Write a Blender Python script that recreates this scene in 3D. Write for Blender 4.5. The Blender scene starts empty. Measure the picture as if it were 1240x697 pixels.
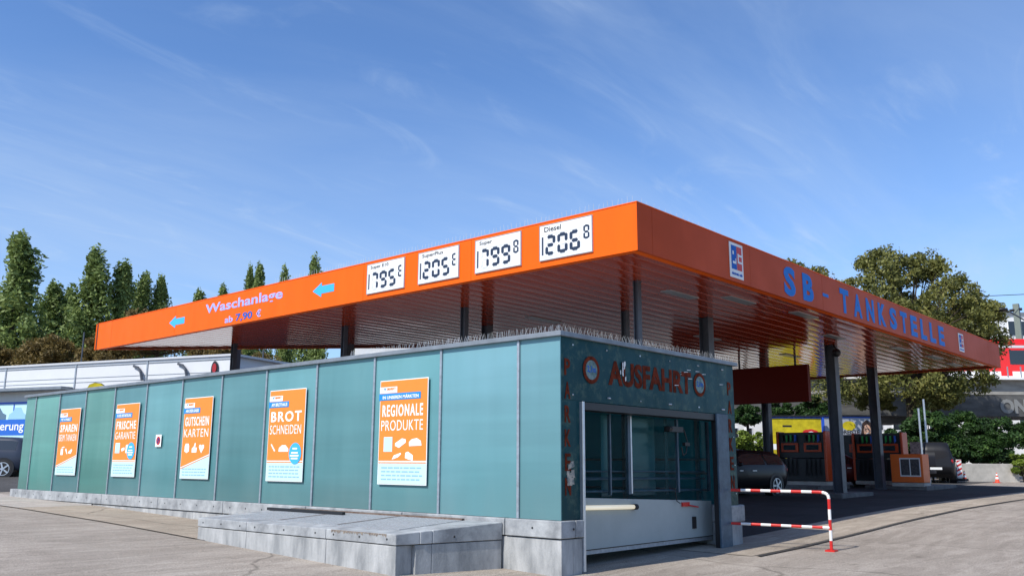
import bpy, math, random
from mathutils import Vector, Matrix, noise
random.seed(11)
V = Vector
C = bpy.context.scene.collection
sin, cos, pi = math.sin, math.cos, math.pi
EYE = 1.5
# ------------------------------------------------------------------ camera
FPX, YAW, PITCH, ROLL = 1064.25, 0.727688, 0.197362, 0.005203
fw = V((cos(YAW)*cos(PITCH), sin(YAW)*cos(PITCH), sin(PITCH)))
r0 = V((sin(YAW), -cos(YAW), 0)); u0 = r0.cross(fw)
rt = r0*cos(ROLL) + u0*sin(ROLL); up = u0*cos(ROLL) - r0*sin(ROLL)
FH = V((cos(YAW), sin(YAW), 0)); RH = r0
def at(px, py, d):
    """world point seen at pixel (1240 wide) at ground depth d"""
    v = fw + rt*((px-620)/FPX) + up*((348.5-py)/FPX)
    return v*(d/v.dot(FH)) + V((0, 0, EYE))
cam = bpy.data.objects.new('camera', bpy.data.cameras.new('camera')); C.objects.link(cam)
M = Matrix.Identity(4)
for i in range(3): M[i][0] = rt[i]; M[i][1] = up[i]; M[i][2] = -fw[i]
cam.matrix_world = Matrix.Translation((0, 0, EYE)) @ M
cam.data.sensor_width = 36; cam.data.lens = 36*FPX/1240; cam.data.clip_end = 3000; cam.data.clip_start = .05
bpy.context.scene.camera = cam
# ------------------------------------------------------------------ ground height
def lerp(t, P):
    if t <= P[0][0]: return P[0][1]
    for (a, b), (c, d) in zip(P, P[1:]):
        if t <= c: return b+(d-b)*(t-a)/(c-a)
    return P[-1][1]
GX = [(10, 0), (15, .1), (18, .2), (20.5, .3), (25, .42), (30, .48), (38, .54), (50, .68)]
GY = [(7.8, 0), (17.5, .33), (22.5, .45), (28, .52), (41, .85)]
def g(x, y):
    return lerp(x, GX) + lerp(y, GY)*(1 - .7*min(1, max(0, (x-15)/10)))
# ------------------------------------------------------------------ materials
def mat(name, col, rough=.6, metal=0, spec=.5, bump=0, bscale=40, var=0, vscale=3, col2=None, coat=0, emit=None, trans=0, dirt=0, stretch=(1, 1, 1), alpha=None, detail=6):
    m = bpy.data.materials.new(name); m.use_nodes = True
    nt = m.node_tree; N = nt.nodes; L = nt.links; b = N['Principled BSDF']
    b.inputs['Base Color'].default_value = (*col, 1); b.inputs['Roughness'].default_value = rough
    b.inputs['Metallic'].default_value = metal; b.inputs['Specular IOR Level'].default_value = spec
    b.inputs['Coat Weight'].default_value = coat
    tc = N.new('ShaderNodeTexCoord'); mp = N.new('ShaderNodeMapping'); mp.inputs['Scale'].default_value = stretch
    L.new(tc.outputs['Object'], mp.inputs['Vector'])
    if col2 is not None or var:
        n = N.new('ShaderNodeTexNoise'); n.inputs['Scale'].default_value = vscale; n.inputs['Detail'].default_value = detail; n.inputs['Roughness'].default_value = .65
        L.new(mp.outputs[0], n.inputs['Vector'])
        rp = N.new('ShaderNodeValToRGB'); rp.color_ramp.elements[0].position = .36; rp.color_ramp.elements[1].position = .66
        c2 = col2 if col2 is not None else tuple(c*(1-var) for c in col)
        rp.color_ramp.elements[0].color = (*c2, 1); rp.color_ramp.elements[1].color = (*col, 1)
        L.new(n.outputs['Fac'], rp.inputs[0]); L.new(rp.outputs[0], b.inputs['Base Color'])
        rr = N.new('ShaderNodeMapRange'); rr.inputs[3].default_value = min(1, rough*1.25+.04); rr.inputs[4].default_value = max(.02, rough*.9)
        L.new(n.outputs['Fac'], rr.inputs[0]); L.new(rr.outputs[0], b.inputs['Roughness'])
    if bump:
        n2 = N.new('ShaderNodeTexNoise'); n2.inputs['Scale'].default_value = bscale; n2.inputs['Detail'].default_value = 5
        L.new(mp.outputs[0], n2.inputs['Vector'])
        bp = N.new('ShaderNodeBump'); bp.inputs['Strength'].default_value = bump; bp.inputs['Distance'].default_value = .02
        L.new(n2.outputs['Fac'], bp.inputs['Height']); L.new(bp.outputs[0], b.inputs['Normal'])
    if emit: b.inputs['Emission Color'].default_value = (*emit[:3], 1); b.inputs['Emission Strength'].default_value = emit[3]
    out = N['Material Output']
    if trans:
        t = N.new('ShaderNodeBsdfTranslucent'); t.inputs['Color'].default_value = (*[min(1, c*1.6) for c in col], 1)
        if col2 is not None or var: L.new(rp.outputs[0], t.inputs['Color'])
        mx = N.new('ShaderNodeMixShader'); mx.inputs[0].default_value = trans
        L.new(b.outputs[0], mx.inputs[1]); L.new(t.outputs[0], mx.inputs[2]); L.new(mx.outputs[0], out.inputs[0])
    if alpha is not None:
        t = N.new('ShaderNodeBsdfTransparent'); t.inputs['Color'].default_value = (.75, .85, .85, 1)
        lw = N.new('ShaderNodeLayerWeight'); lw.inputs[0].default_value = .5; fr = N.new('ShaderNodeMath'); fr.operation = 'POWER'; fr.inputs[1].default_value = 3.5; L.new(lw.outputs['Facing'], fr.inputs[0])
        ad = N.new('ShaderNodeMath'); ad.operation = 'ADD'; ad.inputs[1].default_value = alpha; ad.use_clamp = True
        mx = N.new('ShaderNodeMixShader'); L.new(fr.outputs[0], ad.inputs[0]); L.new(ad.outputs[0], mx.inputs[0])
        L.new(t.outputs[0], mx.inputs[1]); L.new(b.outputs[0], mx.inputs[2]); L.new(mx.outputs[0], out.inputs[0])
    return m

def panel_glass(name, top, bot, z0, z1, trans=.25, rough=.14, grime=0):
    """frosted teal glass: lighter towards the top as a painted sky reflection, faint vertical cloudiness, optional grime"""
    m = bpy.data.materials.new(name); m.use_nodes = True
    nt = m.node_tree; N = nt.nodes; L = nt.links; b = N['Principled BSDF']
    geo = N.new('ShaderNodeNewGeometry'); sp = N.new('ShaderNodeSeparateXYZ'); L.new(geo.outputs['Position'], sp.inputs[0])
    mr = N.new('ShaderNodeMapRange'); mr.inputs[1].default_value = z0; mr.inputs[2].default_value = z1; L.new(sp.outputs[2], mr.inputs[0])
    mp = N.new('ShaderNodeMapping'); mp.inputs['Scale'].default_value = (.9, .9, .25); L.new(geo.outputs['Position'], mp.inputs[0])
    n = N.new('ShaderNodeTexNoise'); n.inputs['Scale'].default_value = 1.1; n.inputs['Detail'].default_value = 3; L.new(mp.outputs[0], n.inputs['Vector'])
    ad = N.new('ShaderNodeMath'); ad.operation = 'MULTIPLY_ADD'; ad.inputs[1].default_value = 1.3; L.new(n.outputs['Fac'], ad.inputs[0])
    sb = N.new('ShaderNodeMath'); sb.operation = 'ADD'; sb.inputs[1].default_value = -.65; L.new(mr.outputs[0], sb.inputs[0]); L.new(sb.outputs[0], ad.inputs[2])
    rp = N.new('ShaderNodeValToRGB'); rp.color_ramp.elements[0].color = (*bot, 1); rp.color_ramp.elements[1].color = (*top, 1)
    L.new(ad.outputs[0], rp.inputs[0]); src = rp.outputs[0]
    if grime:
        n3 = N.new('ShaderNodeTexNoise'); n3.inputs['Scale'].default_value = 5.5; n3.inputs['Detail'].default_value = 9; n3.inputs['Roughness'].default_value = .75
        L.new(geo.outputs['Position'], n3.inputs['Vector'])
        r3 = N.new('ShaderNodeValToRGB'); r3.color_ramp.elements[0].position = .50; r3.color_ramp.elements[1].position = .68
        r3.color_ramp.elements[0].color = (0, 0, 0, 1); r3.color_ramp.elements[1].color = (grime, grime, grime, 1)
        L.new(n3.outputs['Fac'], r3.inputs[0])
        mx = N.new('ShaderNodeMixRGB'); mx.inputs[2].default_value = (.10, .17, .13, 1); L.new(r3.outputs[0], mx.inputs[0]); L.new(src, mx.inputs[1]); src = mx.outputs[0]
    oi = N.new('ShaderNodeObjectInfo'); rv = N.new('ShaderNodeMapRange'); rv.inputs[3].default_value = .80; rv.inputs[4].default_value = 1.16; L.new(oi.outputs['Random'], rv.inputs[0])
    # soft reflection bands and vertical light streaks painted into the glass colour
    mp2 = N.new('ShaderNodeMapping'); mp2.inputs['Scale'].default_value = (.12, .12, 1.7); L.new(geo.outputs['Position'], mp2.inputs[0])
    nb = N.new('ShaderNodeTexNoise'); nb.inputs['Scale'].default_value = 1.3; nb.inputs['Detail'].default_value = 3; L.new(mp2.outputs[0], nb.inputs['Vector'])
    mp3 = N.new('ShaderNodeMapping'); mp3.inputs['Scale'].default_value = (3, 3, .16); L.new(geo.outputs['Position'], mp3.inputs[0])
    ns = N.new('ShaderNodeTexNoise'); ns.inputs['Scale'].default_value = 1.6; ns.inputs['Detail'].default_value = 6; L.new(mp3.outputs[0], ns.inputs['Vector'])
    def rng(src_, a, b_, c, d):
        q = N.new('ShaderNodeMapRange'); q.inputs[1].default_value = a; q.inputs[2].default_value = b_; q.inputs[3].default_value = c; q.inputs[4].default_value = d; L.new(src_, q.inputs[0]); return q.outputs[0]
    def mul(a, b_):
        q = N.new('ShaderNodeMath'); q.operation = 'MULTIPLY'; L.new(a, q.inputs[0]); L.new(b_, q.inputs[1]); return q.outputs[0]
    f = mul(mul(rv.outputs[0], rng(nb.outputs['Fac'], .35, .65, .92, 1.08)), rng(ns.outputs['Fac'], .35, .7, 1.01, .97))
    sc_ = N.new('ShaderNodeVectorMath'); sc_.operation = 'SCALE'; L.new(src, sc_.inputs[0]); L.new(f, sc_.inputs['Scale']); src = sc_.outputs[0]
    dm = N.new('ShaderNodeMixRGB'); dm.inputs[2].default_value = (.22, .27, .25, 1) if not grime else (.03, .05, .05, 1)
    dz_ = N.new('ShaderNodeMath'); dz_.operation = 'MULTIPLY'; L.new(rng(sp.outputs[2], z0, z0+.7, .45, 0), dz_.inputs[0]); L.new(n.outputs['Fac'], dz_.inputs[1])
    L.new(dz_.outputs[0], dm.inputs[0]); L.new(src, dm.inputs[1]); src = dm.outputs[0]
    L.new(rng(ns.outputs['Fac'], .3, .7, rough*.8, rough*1.5), b.inputs['Roughness'])
    L.new(src, b.inputs['Base Color'])
    b.inputs['Specular IOR Level'].default_value = .15 if grime else .5
    t = N.new('ShaderNodeBsdfTranslucent'); L.new(src, t.inputs['Color'])
    ms = N.new('ShaderNodeMixShader'); ms.inputs[0].default_value = trans
    L.new(b.outputs[0], ms.inputs[1]); L.new(t.outputs[0], ms.inputs[2]); L.new(ms.outputs[0], N['Material Output'].inputs[0])
    return m

def asphalt(name, a, b_, cracks=True, fine=90):
    m = bpy.data.materials.new(name); m.use_nodes = True
    nt = m.node_tree; N = nt.nodes; L = nt.links; b = N['Principled BSDF']
    tc = N.new('ShaderNodeTexCoord')
    def noi(s, d, st=(1, 1, 1), dist=0):
        mp = N.new('ShaderNodeMapping'); mp.inputs['Scale'].default_value = st; L.new(tc.outputs['Object'], mp.inputs[0])
        n = N.new('ShaderNodeTexNoise'); n.inputs['Scale'].default_value = s; n.inputs['Detail'].default_value = d; n.inputs['Roughness'].default_value = .6; n.inputs['Distortion'].default_value = dist
        L.new(mp.outputs[0], n.inputs['Vector']); return n.outputs['Fac']
    def ramp(src, p0, p1, c0, c1):
        r = N.new('ShaderNodeValToRGB'); r.color_ramp.elements[0].position = p0; r.color_ramp.elements[1].position = p1
        r.color_ramp.elements[0].color = (*c0, 1); r.color_ramp.elements[1].color = (*c1, 1); L.new(src, r.inputs[0]); return r.outputs[0]
    def mul(c1, c2, f=1):
        x = N.new('ShaderNodeMixRGB'); x.blend_type = 'MULTIPLY'; x.inputs[0].default_value = f; L.new(c1, x.inputs[1]); L.new(c2, x.inputs[2]); return x.outputs[0]
    c = ramp(noi(.45, 6, (1, .45, 1), .6), .35, .68, b_, a)
    c = mul(c, ramp(noi(fine, 3), .35, .62, (.50, .50, .51), (1.22, 1.21, 1.2)))
    c = mul(c, ramp(noi(1.6, 8, (.35, 1.6, 1), 1.2), .42, .60, (.80, .79, .78), (1, 1, 1)))
    c = mul(c, ramp(noi(3.2, 4, (1, 1, 1)), .30, .36, (.72, .71, .70), (1, 1, 1)), .8)
    if cracks:
        mp = N.new('ShaderNodeMapping'); mp.inputs['Scale'].default_value = (.22, .16, .2); L.new(tc.outputs['Object'], mp.inputs[0])
        nz = N.new('ShaderNodeTexNoise'); nz.inputs['Scale'].default_value = 3; nz.inputs['Detail'].default_value = 6; L.new(mp.outputs[0], nz.inputs['Vector'])
        av = N.new('ShaderNodeMixRGB'); av.inputs[0].default_value = .16; L.new(mp.outputs[0], av.inputs[1]); L.new(nz.outputs['Color'], av.inputs[2])
        vo = N.new('ShaderNodeTexVoronoi'); vo.feature = 'DISTANCE_TO_EDGE'; vo.inputs['Scale'].default_value = 1.0; L.new(av.outputs[0], vo.inputs['Vector'])
        c = mul(c, ramp(vo.outputs['Distance'], .0015, .006, (.45, .44, .43), (1, 1, 1)), .8)
    L.new(c, b.inputs['Base Color']); b.inputs['Roughness'].default_value = .85; b.inputs['Specular IOR Level'].default_value = .3
    bp = N.new('ShaderNodeBump'); bp.inputs['Strength'].default_value = .5; bp.inputs['Distance'].default_value = .012
    L.new(noi(fine*.8, 4), bp.inputs['Height']); L.new(bp.outputs[0], b.inputs['Normal'])
    return m

def leafmat(name, a, b_, c_=None, scale=.8):
    m = bpy.data.materials.new(name); m.use_nodes = True
    nt = m.node_tree; N = nt.nodes; L = nt.links; b = N['Principled BSDF']
    tc = N.new('ShaderNodeTexCoord'); n = N.new('ShaderNodeTexNoise'); n.inputs['Scale'].default_value = scale; n.inputs['Detail'].default_value = 10; n.inputs['Roughness'].default_value = .8
    L.new(tc.outputs['Object'], n.inputs['Vector'])
    rp = N.new('ShaderNodeValToRGB'); rp.color_ramp.elements[0].position = .36; rp.color_ramp.elements[1].position = .64
    rp.color_ramp.elements[0].color = (*b_, 1); rp.color_ramp.elements[1].color = (*a, 1)
    if c_:
        e = rp.color_ramp.elements.new(.57); e.color = (*a, 1); rp.color_ramp.elements[2].color = (*c_, 1)
    L.new(n.outputs['Fac'], rp.inputs[0]); L.new(rp.outputs[0], b.inputs['Base Color'])
    b.inputs['Roughness'].default_value = .55; b.inputs['Specular IOR Level'].default_value = .3
    t = N.new('ShaderNodeBsdfTranslucent'); L.new(rp.outputs[0], t.inputs['Color'])
    ms = N.new('ShaderNodeMixShader'); ms.inputs[0].default_value = .25
    L.new(b.outputs[0], ms.inputs[1]); L.new(t.outputs[0], ms.inputs[2]); L.new(ms.outputs[0], N['Material Output'].inputs[0])
    return m

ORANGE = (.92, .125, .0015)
MT = dict(
 orange=mat('orange_lacquer', ORANGE, .45, var=.10, vscale=1.6, stretch=(1.2, 1.2, .25), spec=.18, bump=.10, bscale=.9),
 orange_side=mat('orange_lacquer_shaded', (.54, .066, .007), .45, var=.18, vscale=.6, spec=.15),  # darker copy of the orange, shade painted in for the unlit right fascia
 orange_dark=mat('orange_paint_old', (.55, .07, .005), .4, var=.2, vscale=3),
 seam=mat('dark_seam', (.12, .02, .005), .7),
 steel=mat('galvanised_steel', (.42, .46, .50), .45, metal=.6, var=.25, vscale=14, bump=.05),
 steel_blue=mat('blue_grey_painted_steel', (.07, .12, .17), .45, var=.4, vscale=5, bump=.05),
 alu=mat('brushed_aluminium', (.62, .66, .70), .35, metal=.8, var=.15, vscale=9),
 coping=mat('dull_zinc_sheet', (.25, .28, .31), .45, metal=.35, var=.25, vscale=4),
 column=mat('column_paint', (.075, .085, .105), .4, var=.25, vscale=3),
 white=mat('white_board', (.78, .79, .78), .4, var=.06, vscale=3),
 lcd=mat('lcd_dark', (.018, .03, .06), .35),
 lcdoff=mat('lcd_faint', (.66, .68, .68), .5),
 black=mat('black', (.012, .012, .014), .45),
 rubber=mat('rubber', (.02, .02, .022), .8, bump=.1),
 lilac=mat('lilac_lettering', (.40, .44, .92), .35, var=.12, vscale=6),
 blue=mat('blue_lettering', (.008, .12, .50), .5, spec=.2, var=.1, vscale=5),
 cyan=mat('cyan_arrow', (.05, .42, .85), .35),
 red=mat('red', (.62, .02, .015), .4, var=.15, vscale=6),
 rust=mat('rusty_red_lettering', (.20, .035, .015), .75, spec=.1, var=.6, vscale=9, bump=.2),
 conc=mat('cast_concrete', (.46, .465, .46), .8, col2=(.22, .23, .235), vscale=2.2, bump=.35, bscale=60, detail=12, stretch=(1.6, 1.6, .5)),
 conc2=mat('cast_concrete_cap', (.42, .435, .44), .75, col2=(.21, .22, .23), vscale=3.2, bump=.25, bscale=70, detail=10),
 conc3=mat('pale_concrete', (.50, .47, .42), .85, col2=(.36, .34, .30), vscale=2.2, bump=.25, bscale=50),
 beton=mat('bridge_concrete', (.13, .13, .125), .9, col2=(.065, .065, .065), vscale=.7, bump=.2, bscale=8, stretch=(1, 1, 3)),
 beton_l=mat('bridge_parapet', (.40, .39, .36), .9, col2=(.25, .24, .22), vscale=.8, stretch=(1, 1, 3)),
 grate=mat('grating_steel', (.50, .52, .54), .5, metal=.4, var=.4, vscale=30, bump=.3, bscale=120),
 plaster=mat('white_plaster', (.74, .74, .72), .85, var=.14, vscale=.5),
 porange=mat('poster_orange', (.84, .25, .04), .5, spec=.25, var=.04, vscale=2),
 pblue=mat('poster_blue', (.015, .24, .60), .45),
 plight=mat('poster_light_blue', (.52, .78, .86), .45),
 pwhite=mat('poster_white', (.86, .86, .85), .45),
 pgrey=mat('poster_small_print', (.26, .46, .60), .5),
 yellow=mat('yellow', (.62, .50, .02), .6, spec=.2, var=.35, vscale=2.5),
 glass=mat('window_glass', (.01, .05, .06), .05, spec=.4, alpha=.03),
 glassdark=mat('dark_window', (.015, .02, .025), .06, spec=.9),
 wood=mat('bark', (.06, .045, .03), .9, var=.4, vscale=3, bump=.6, bscale=12),
 lens=mat('red_lens', (.35, .01, .01), .15),
 headl=mat('clear_lens', (.6, .62, .65), .1, spec=.8),
)
# ------------------------------------------------------------------ mesh helpers
def wloc(o):
    v = V((0, 0, 0))
    while o is not None: v = v + o.location; o = o.parent
    return v
def tag(o, label=None, cat=None, group=None, kind=None):
    if label: o['label'] = label
    if cat: o['category'] = cat
    if group: o['group'] = group
    if kind: o['kind'] = kind
    return o
def empty(name, loc, label=None, cat=None, group=None):
    o = bpy.data.objects.new(name, None); C.objects.link(o); o.location = loc; o.empty_display_size = .2
    return tag(o, label, cat, group)
class MB:
    def __init__(s): s.v = []; s.f = []; s.m = []; s.k = 0
    def add(s, vs, fs):
        n = len(s.v); s.v += [tuple(v) for v in vs]
        for f in fs: s.f.append(tuple(i+n for i in f)); s.m.append(s.k)
        return s
    def box(s, a, b):
        x0, y0, z0 = a; x1, y1, z1 = b
        return s.add([(x0, y0, z0), (x1, y0, z0), (x1, y1, z0), (x0, y1, z0), (x0, y0, z1), (x1, y0, z1), (x1, y1, z1), (x0, y1, z1)],
              [(0, 3, 2, 1), (4, 5, 6, 7), (0, 1, 5, 4), (1, 2, 6, 5), (2, 3, 7, 6), (3, 0, 4, 7)])
    def obox(s, O, U, W, N, w, h, d):
        """box from corner O, along unit U by w, W by h, N by d"""
        O = V(O); P = []
        for k in (0, 1):
            for (a, b) in ((0, 0), (1, 0), (1, 1), (0, 1)): P.append(O+U*w*a+W*h*b+N*d*k)
        return s.add(P, [(0, 3, 2, 1), (4, 5, 6, 7), (0, 1, 5, 4), (1, 2, 6, 5), (2, 3, 7, 6), (3, 0, 4, 7)])
    def cyl(s, p, q, r, r2=None, n=8, caps=True):
        p = V(p); q = V(q); r2 = r if r2 is None else r2
        d = (q-p).normalized(); a = d.orthogonal().normalized(); b = d.cross(a)
        vs = [p+(a*cos(2*pi*i/n)+b*sin(2*pi*i/n))*r for i in range(n)]+[q+(a*cos(2*pi*i/n)+b*sin(2*pi*i/n))*r2 for i in range(n)]
        fs = [(i, (i+1) % n, n+(i+1) % n, n+i) for i in range(n)]
        if caps: fs += [tuple(range(n-1, -1, -1)), tuple(range(n, 2*n))]
        return s.add(vs, fs)
    def tube(s, pts, r, n=8):
        for a, b in zip(pts, pts[1:]): s.cyl(a, b, r, r, n)
        return s
    def prism(s, poly, N, d):
        """poly: list of 3D points (planar), extruded along N by d"""
        N = V(N)*d; n = len(poly); P = [V(p) for p in poly]
        return s.add(P+[p+N for p in P], [tuple(range(n-1, -1, -1)), tuple(range(n, 2*n))]+[(i, (i+1) % n, n+(i+1) % n, n+i) for i in range(n)])
    def sphere(s, c, r, nu=10, nv=6, sc=(1, 1, 1)):
        vs = []; fs = []
        for j in range(nv+1):
            for i in range(nu):
                t = pi*j/nv; p = 2*pi*i/nu
                vs.append((c[0]+r*sc[0]*sin(t)*cos(p), c[1]+r*sc[1]*sin(t)*sin(p), c[2]+r*sc[2]*cos(t)))
        for j in range(nv):
            for i in range(nu): fs.append((j*nu+i, (j+1)*nu+i, (j+1)*nu+(i+1) % nu, j*nu+(i+1) % nu))
        return s.add(vs, fs)
    def build(s, name, m, parent=None, local=False, bevel=0, smooth=False, label=None):
        me = bpy.data.meshes.new(name)
        o0 = V((0, 0, 0)) if (parent is None or local) else wloc(parent)
        me.from_pydata([V(v)-o0 for v in s.v], [], s.f)
        for k in (m if isinstance(m, (list, tuple)) else [m]): me.materials.append(k)
        if isinstance(m, (list, tuple)): me.polygons.foreach_set('material_index', s.m)
        if smooth: me.polygons.foreach_set('use_smooth', [True]*len(me.polygons))
        me.update()
        o = bpy.data.objects.new(name, me); C.objects.link(o); o.parent = parent
        if bevel:
            b = o.modifiers.new('bevel', 'BEVEL'); b.width = bevel; b.segments = 2; b.limit_method = 'ANGLE'
        if label: o['label'] = label
        return o
def text(name, body, O, U, w, h, m, parent, depth=.004, bold=.0, N=None, shear=0, W=V((0, 0, 1)), smooth=False, spacing=1):
    """lettering mesh fitted to a w x h box whose lower left corner is O, reading along U"""
    cu = bpy.data.curves.new(name, 'FONT'); cu.body = body; cu.size = 1; cu.offset = bold; cu.resolution_u = 3; cu.shear = shear
    cu.space_character = spacing
    to = bpy.data.objects.new(name, cu); C.objects.link(to)
    bpy.context.view_layer.update()
    me = bpy.data.meshes.new_from_object(to.evaluated_get(bpy.context.evaluated_depsgraph_get()))
    bpy.data.objects.remove(to); bpy.data.curves.remove(cu)
    vs = [v.co.copy() for v in me.vertices]; fs = [tuple(p.vertices) for p in me.polygons]
    bpy.data.meshes.remove(me)
    x0 = min(v.x for v in vs); x1 = max(v.x for v in vs); y0 = min(v.y for v in vs); y1 = max(v.y for v in vs)
    N = U.cross(W) if N is None else N
    P = [V(O)+U*((v.x-x0)/(x1-x0)*w)+W*((v.y-y0)/(y1-y0)*h)+N*depth for v in vs]
    b = MB(); b.add(P, fs)
    # sides: extrude boundary so letters are raised
    from collections import Counter
    if depth > .006:
        ec = Counter(); 
        for f in fs:
            for a, c in zip(f, f[1:]+f[:1]): ec[(min(a, c), max(a, c))] += 1
        n = len(P); b.v += [tuple(p-N*(depth-.001)) for p in P]
        for f in fs:
            for a, c in zip(f, f[1:]+f[:1]):
                if ec[(min(a, c), max(a, c))] == 1: b.f.append((c, a, a+n, c+n)); b.m.append(0)
    return b.build(name, m, parent)
UL = V((0, -1, 0)); UR = V((1, 0, 0)); ZZ = V((0, 0, 1)); NL = V((-1, 0, 0)); NR = V((0, -1, 0))
def rect(b, O, U, N, u0, v0, u1, v1, off, W=ZZ):
    O = V(O); P = [O+U*u+W*v+N*off for u, v in ((u0, v0), (u1, v0), (u1, v1), (u0, v1))]
    b.add(P, [(0, 1, 2, 3)]); return b
def poly(b, O, U, N, pts, off, W=ZZ):
    O = V(O); b.add([O+U*u+W*v+N*off for u, v in pts], [tuple(range(len(pts)))]); return b
def ell(cx, cy, rx, ry, n=18): return [(cx+rx*cos(2*pi*i/n), cy+ry*sin(2*pi*i/n)) for i in range(n)]
def struct(o, label=None): o['kind'] = 'structure'; return o
# ------------------------------------------------------------------ ground
b = MB()
xs = [-400, -200, -100, -60, -30, -15, -8, -4]+[i*1.0 for i in range(-2, 60)]+[65, 75, 90, 120, 200, 350, 600]
ys = [-400, -200, -100, -60, -30, -15, -8, -4]+[i*1.0 for i in range(-2, 60)]+[65, 75, 90, 120, 200, 350, 600]
vs = [(x, y, g(x, y)) for x in xs for y in ys]; ny = len(ys)
b.add(vs, [(i*ny+j, (i+1)*ny+j, (i+1)*ny+j+1, i*ny+j+1) for i in range(len(xs)-1) for j in range(ny-1)])
GR = asphalt('weathered_asphalt', (.445, .39, .33), (.345, .30, .25), True, 62)
struct(b.build('ground', GR, smooth=True))
def sheet(name, x0, x1, y0, y1, m, lift=.004, n=1.0):
    b = MB(); nx = max(1, int((x1-x0)/n)); nyy = max(1, int((y1-y0)/n))
    # snap to the ground grid lines so that the lift holds everywhere
    X = sorted(set([x0, x1]+[float(i) for i in range(math.ceil(x0), math.floor(x1)+1)])); Y = sorted(set([y0, y1]+[float(i) for i in range(math.ceil(y0), math.floor(y1)+1)]))
    def gg(x, y):
        i, j = math.floor(x), math.floor(y); fx, fy = x-i, y-j
        return g(i, j)*(1-fx)*(1-fy)+g(i+1, j)*fx*(1-fy)+g(i, j+1)*(1-fx)*fy+g(i+1, j+1)*fx*fy
    b.add([(x, y, gg(x, y)+lift) for x in X for y in Y], [(i*len(Y)+j, (i+1)*len(Y)+j, (i+1)*len(Y)+j+1, i*len(Y)+j+1) for i in range(len(X)-1) for j in range(len(Y)-1)])
    return struct(b.build(name, m, smooth=True))
sheet('pavement', 8.0, 9.9, 14.0, 22.4, asphalt('paving_asphalt', (.50, .42, .33), (.38, .32, .25)), .012)
sheet('pavement', 8.0, 9.9, 22.4, 30, asphalt('pale_paving', (.56, .50, .44), (.44, .40, .35), False), .012)
sheet('forecourt', 13.5, 60, 6.85, 8.25, asphalt('forecourt_concrete', (.50, .43, .345), (.38, .325, .26)), .008)
sheet('forecourt', 15.2, 44, 8.25, 30, asphalt('shaded_concrete', (.06, .057, .058), (.03, .029, .031)), .008)  # near-black sheet: the canopy's shade is painted into the concrete colour
sheet('drain_channel', 13.5, 60, 6.70, 6.78, mat('drain_groove', (.06, .055, .05), .8, var=.4, vscale=20), .016)
sheet('road', 10, 60, 30, 59, asphalt('unseen_dark_asphalt_a', (.10, .095, .09), (.07, .067, .064)), .006)  # unseen dark ground, added to darken what the ceiling reflects
sheet('road', 44, 52, 12, 30, MT['rubber'] if 0 else asphalt('unseen_dark_asphalt_b', (.12, .115, .11), (.08, .077, .074)), .010)  # second unseen dark sheet, also added for the ceiling reflection
sheet('road', -20, 8.0-2.2, 33, 60, asphalt('dark_asphalt', (.17, .16, .15), (.12, .11, .105)), .010)
# seam in the foreground asphalt
sheet('road_joint', 7.975, 8.0, 14.3, 40, mat('joint_tar', (.13, .11, .09), .9, var=.5, vscale=6), .016)
# ------------------------------------------------------------------ garage exit building (teal glass)
GXW, GXE, GY0, GY1 = 9.78, 14.93, 7.78, 27.45
Z0, Z1 = .74, 3.30
kb = empty('garage_exit_building', (12.3, 17.5, .2), 'long low teal glass building over the car park exit, concrete plinth below', 'building')
gl_a = panel_glass('teal_glass', (.15, .345, .37), (.085, .245, .265), Z0, Z1, .2)
gl_b = panel_glass('teal_glass_backlit', (.22, .49, .44), (.12, .36, .32), Z0, Z1, .4)  # paler copy, light shining through from behind painted into the colour
gl_c = panel_glass('teal_glass_sky_reflection', (.21, .43, .49), (.15, .37, .41), Z0, Z1)  # lighter end panels, sky reflection painted into the colour
gl_d = panel_glass('teal_glass_front_shaded', (.002, .062, .078), (.002, .055, .066), Z0, Z1, .1, .3, .8)  # dark copy with grime, shade of the front face painted into the colour
gl_e = panel_glass('teal_glass_inner', (.14, .46, .50), (.10, .38, .43), Z0, Z1, .5)
mull = [26.72-1.6509*k for k in range(12)]
edges = [GY1]+mull+[GY0]
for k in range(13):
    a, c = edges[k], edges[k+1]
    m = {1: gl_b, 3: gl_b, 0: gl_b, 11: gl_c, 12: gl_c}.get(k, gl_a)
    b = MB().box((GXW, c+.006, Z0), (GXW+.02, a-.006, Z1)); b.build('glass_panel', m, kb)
for y in mull:
    b = MB().box((GXW-.028, y-.022, Z0), (GXW-.002, y+.022, Z1-.01))
    for z in (Z0+.12, 1.2, 1.75, 2.3, 2.85): b.cyl((GXW-.034, y, z), (GXW-.027, y, z), .008, n=6)
    b.build('mullion', MT['steel'], kb)
# far side wall (inner view through the gate) and end wall
for k in range(13):
    a, c = edges[k], edges[k+1]
    if k == 12: c = GY0+.06
    MB().box((GXE-.02, c+.03, Z0), (GXE, a-.03, Z1)).build('glass_panel', gl_e, kb)
    if k < 12: MB().box((GXE-.10, c-.03, .5), (GXE+.01, c+.03, Z1)).build('mullion', MT['steel'], kb)
MB().box((GXW+.03, GY1-.03, Z0), (GXE-.03, GY1-.01, Z1)).build('glass_panel', gl_e, kb)
b = MB()
for z in (1.05, 1.35, 1.6): b.cyl((GXE-.16, 8.3, z), (GXE-.16, 27, z), .022, n=8)
b.build('handrail', MT['steel'], kb)
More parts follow.
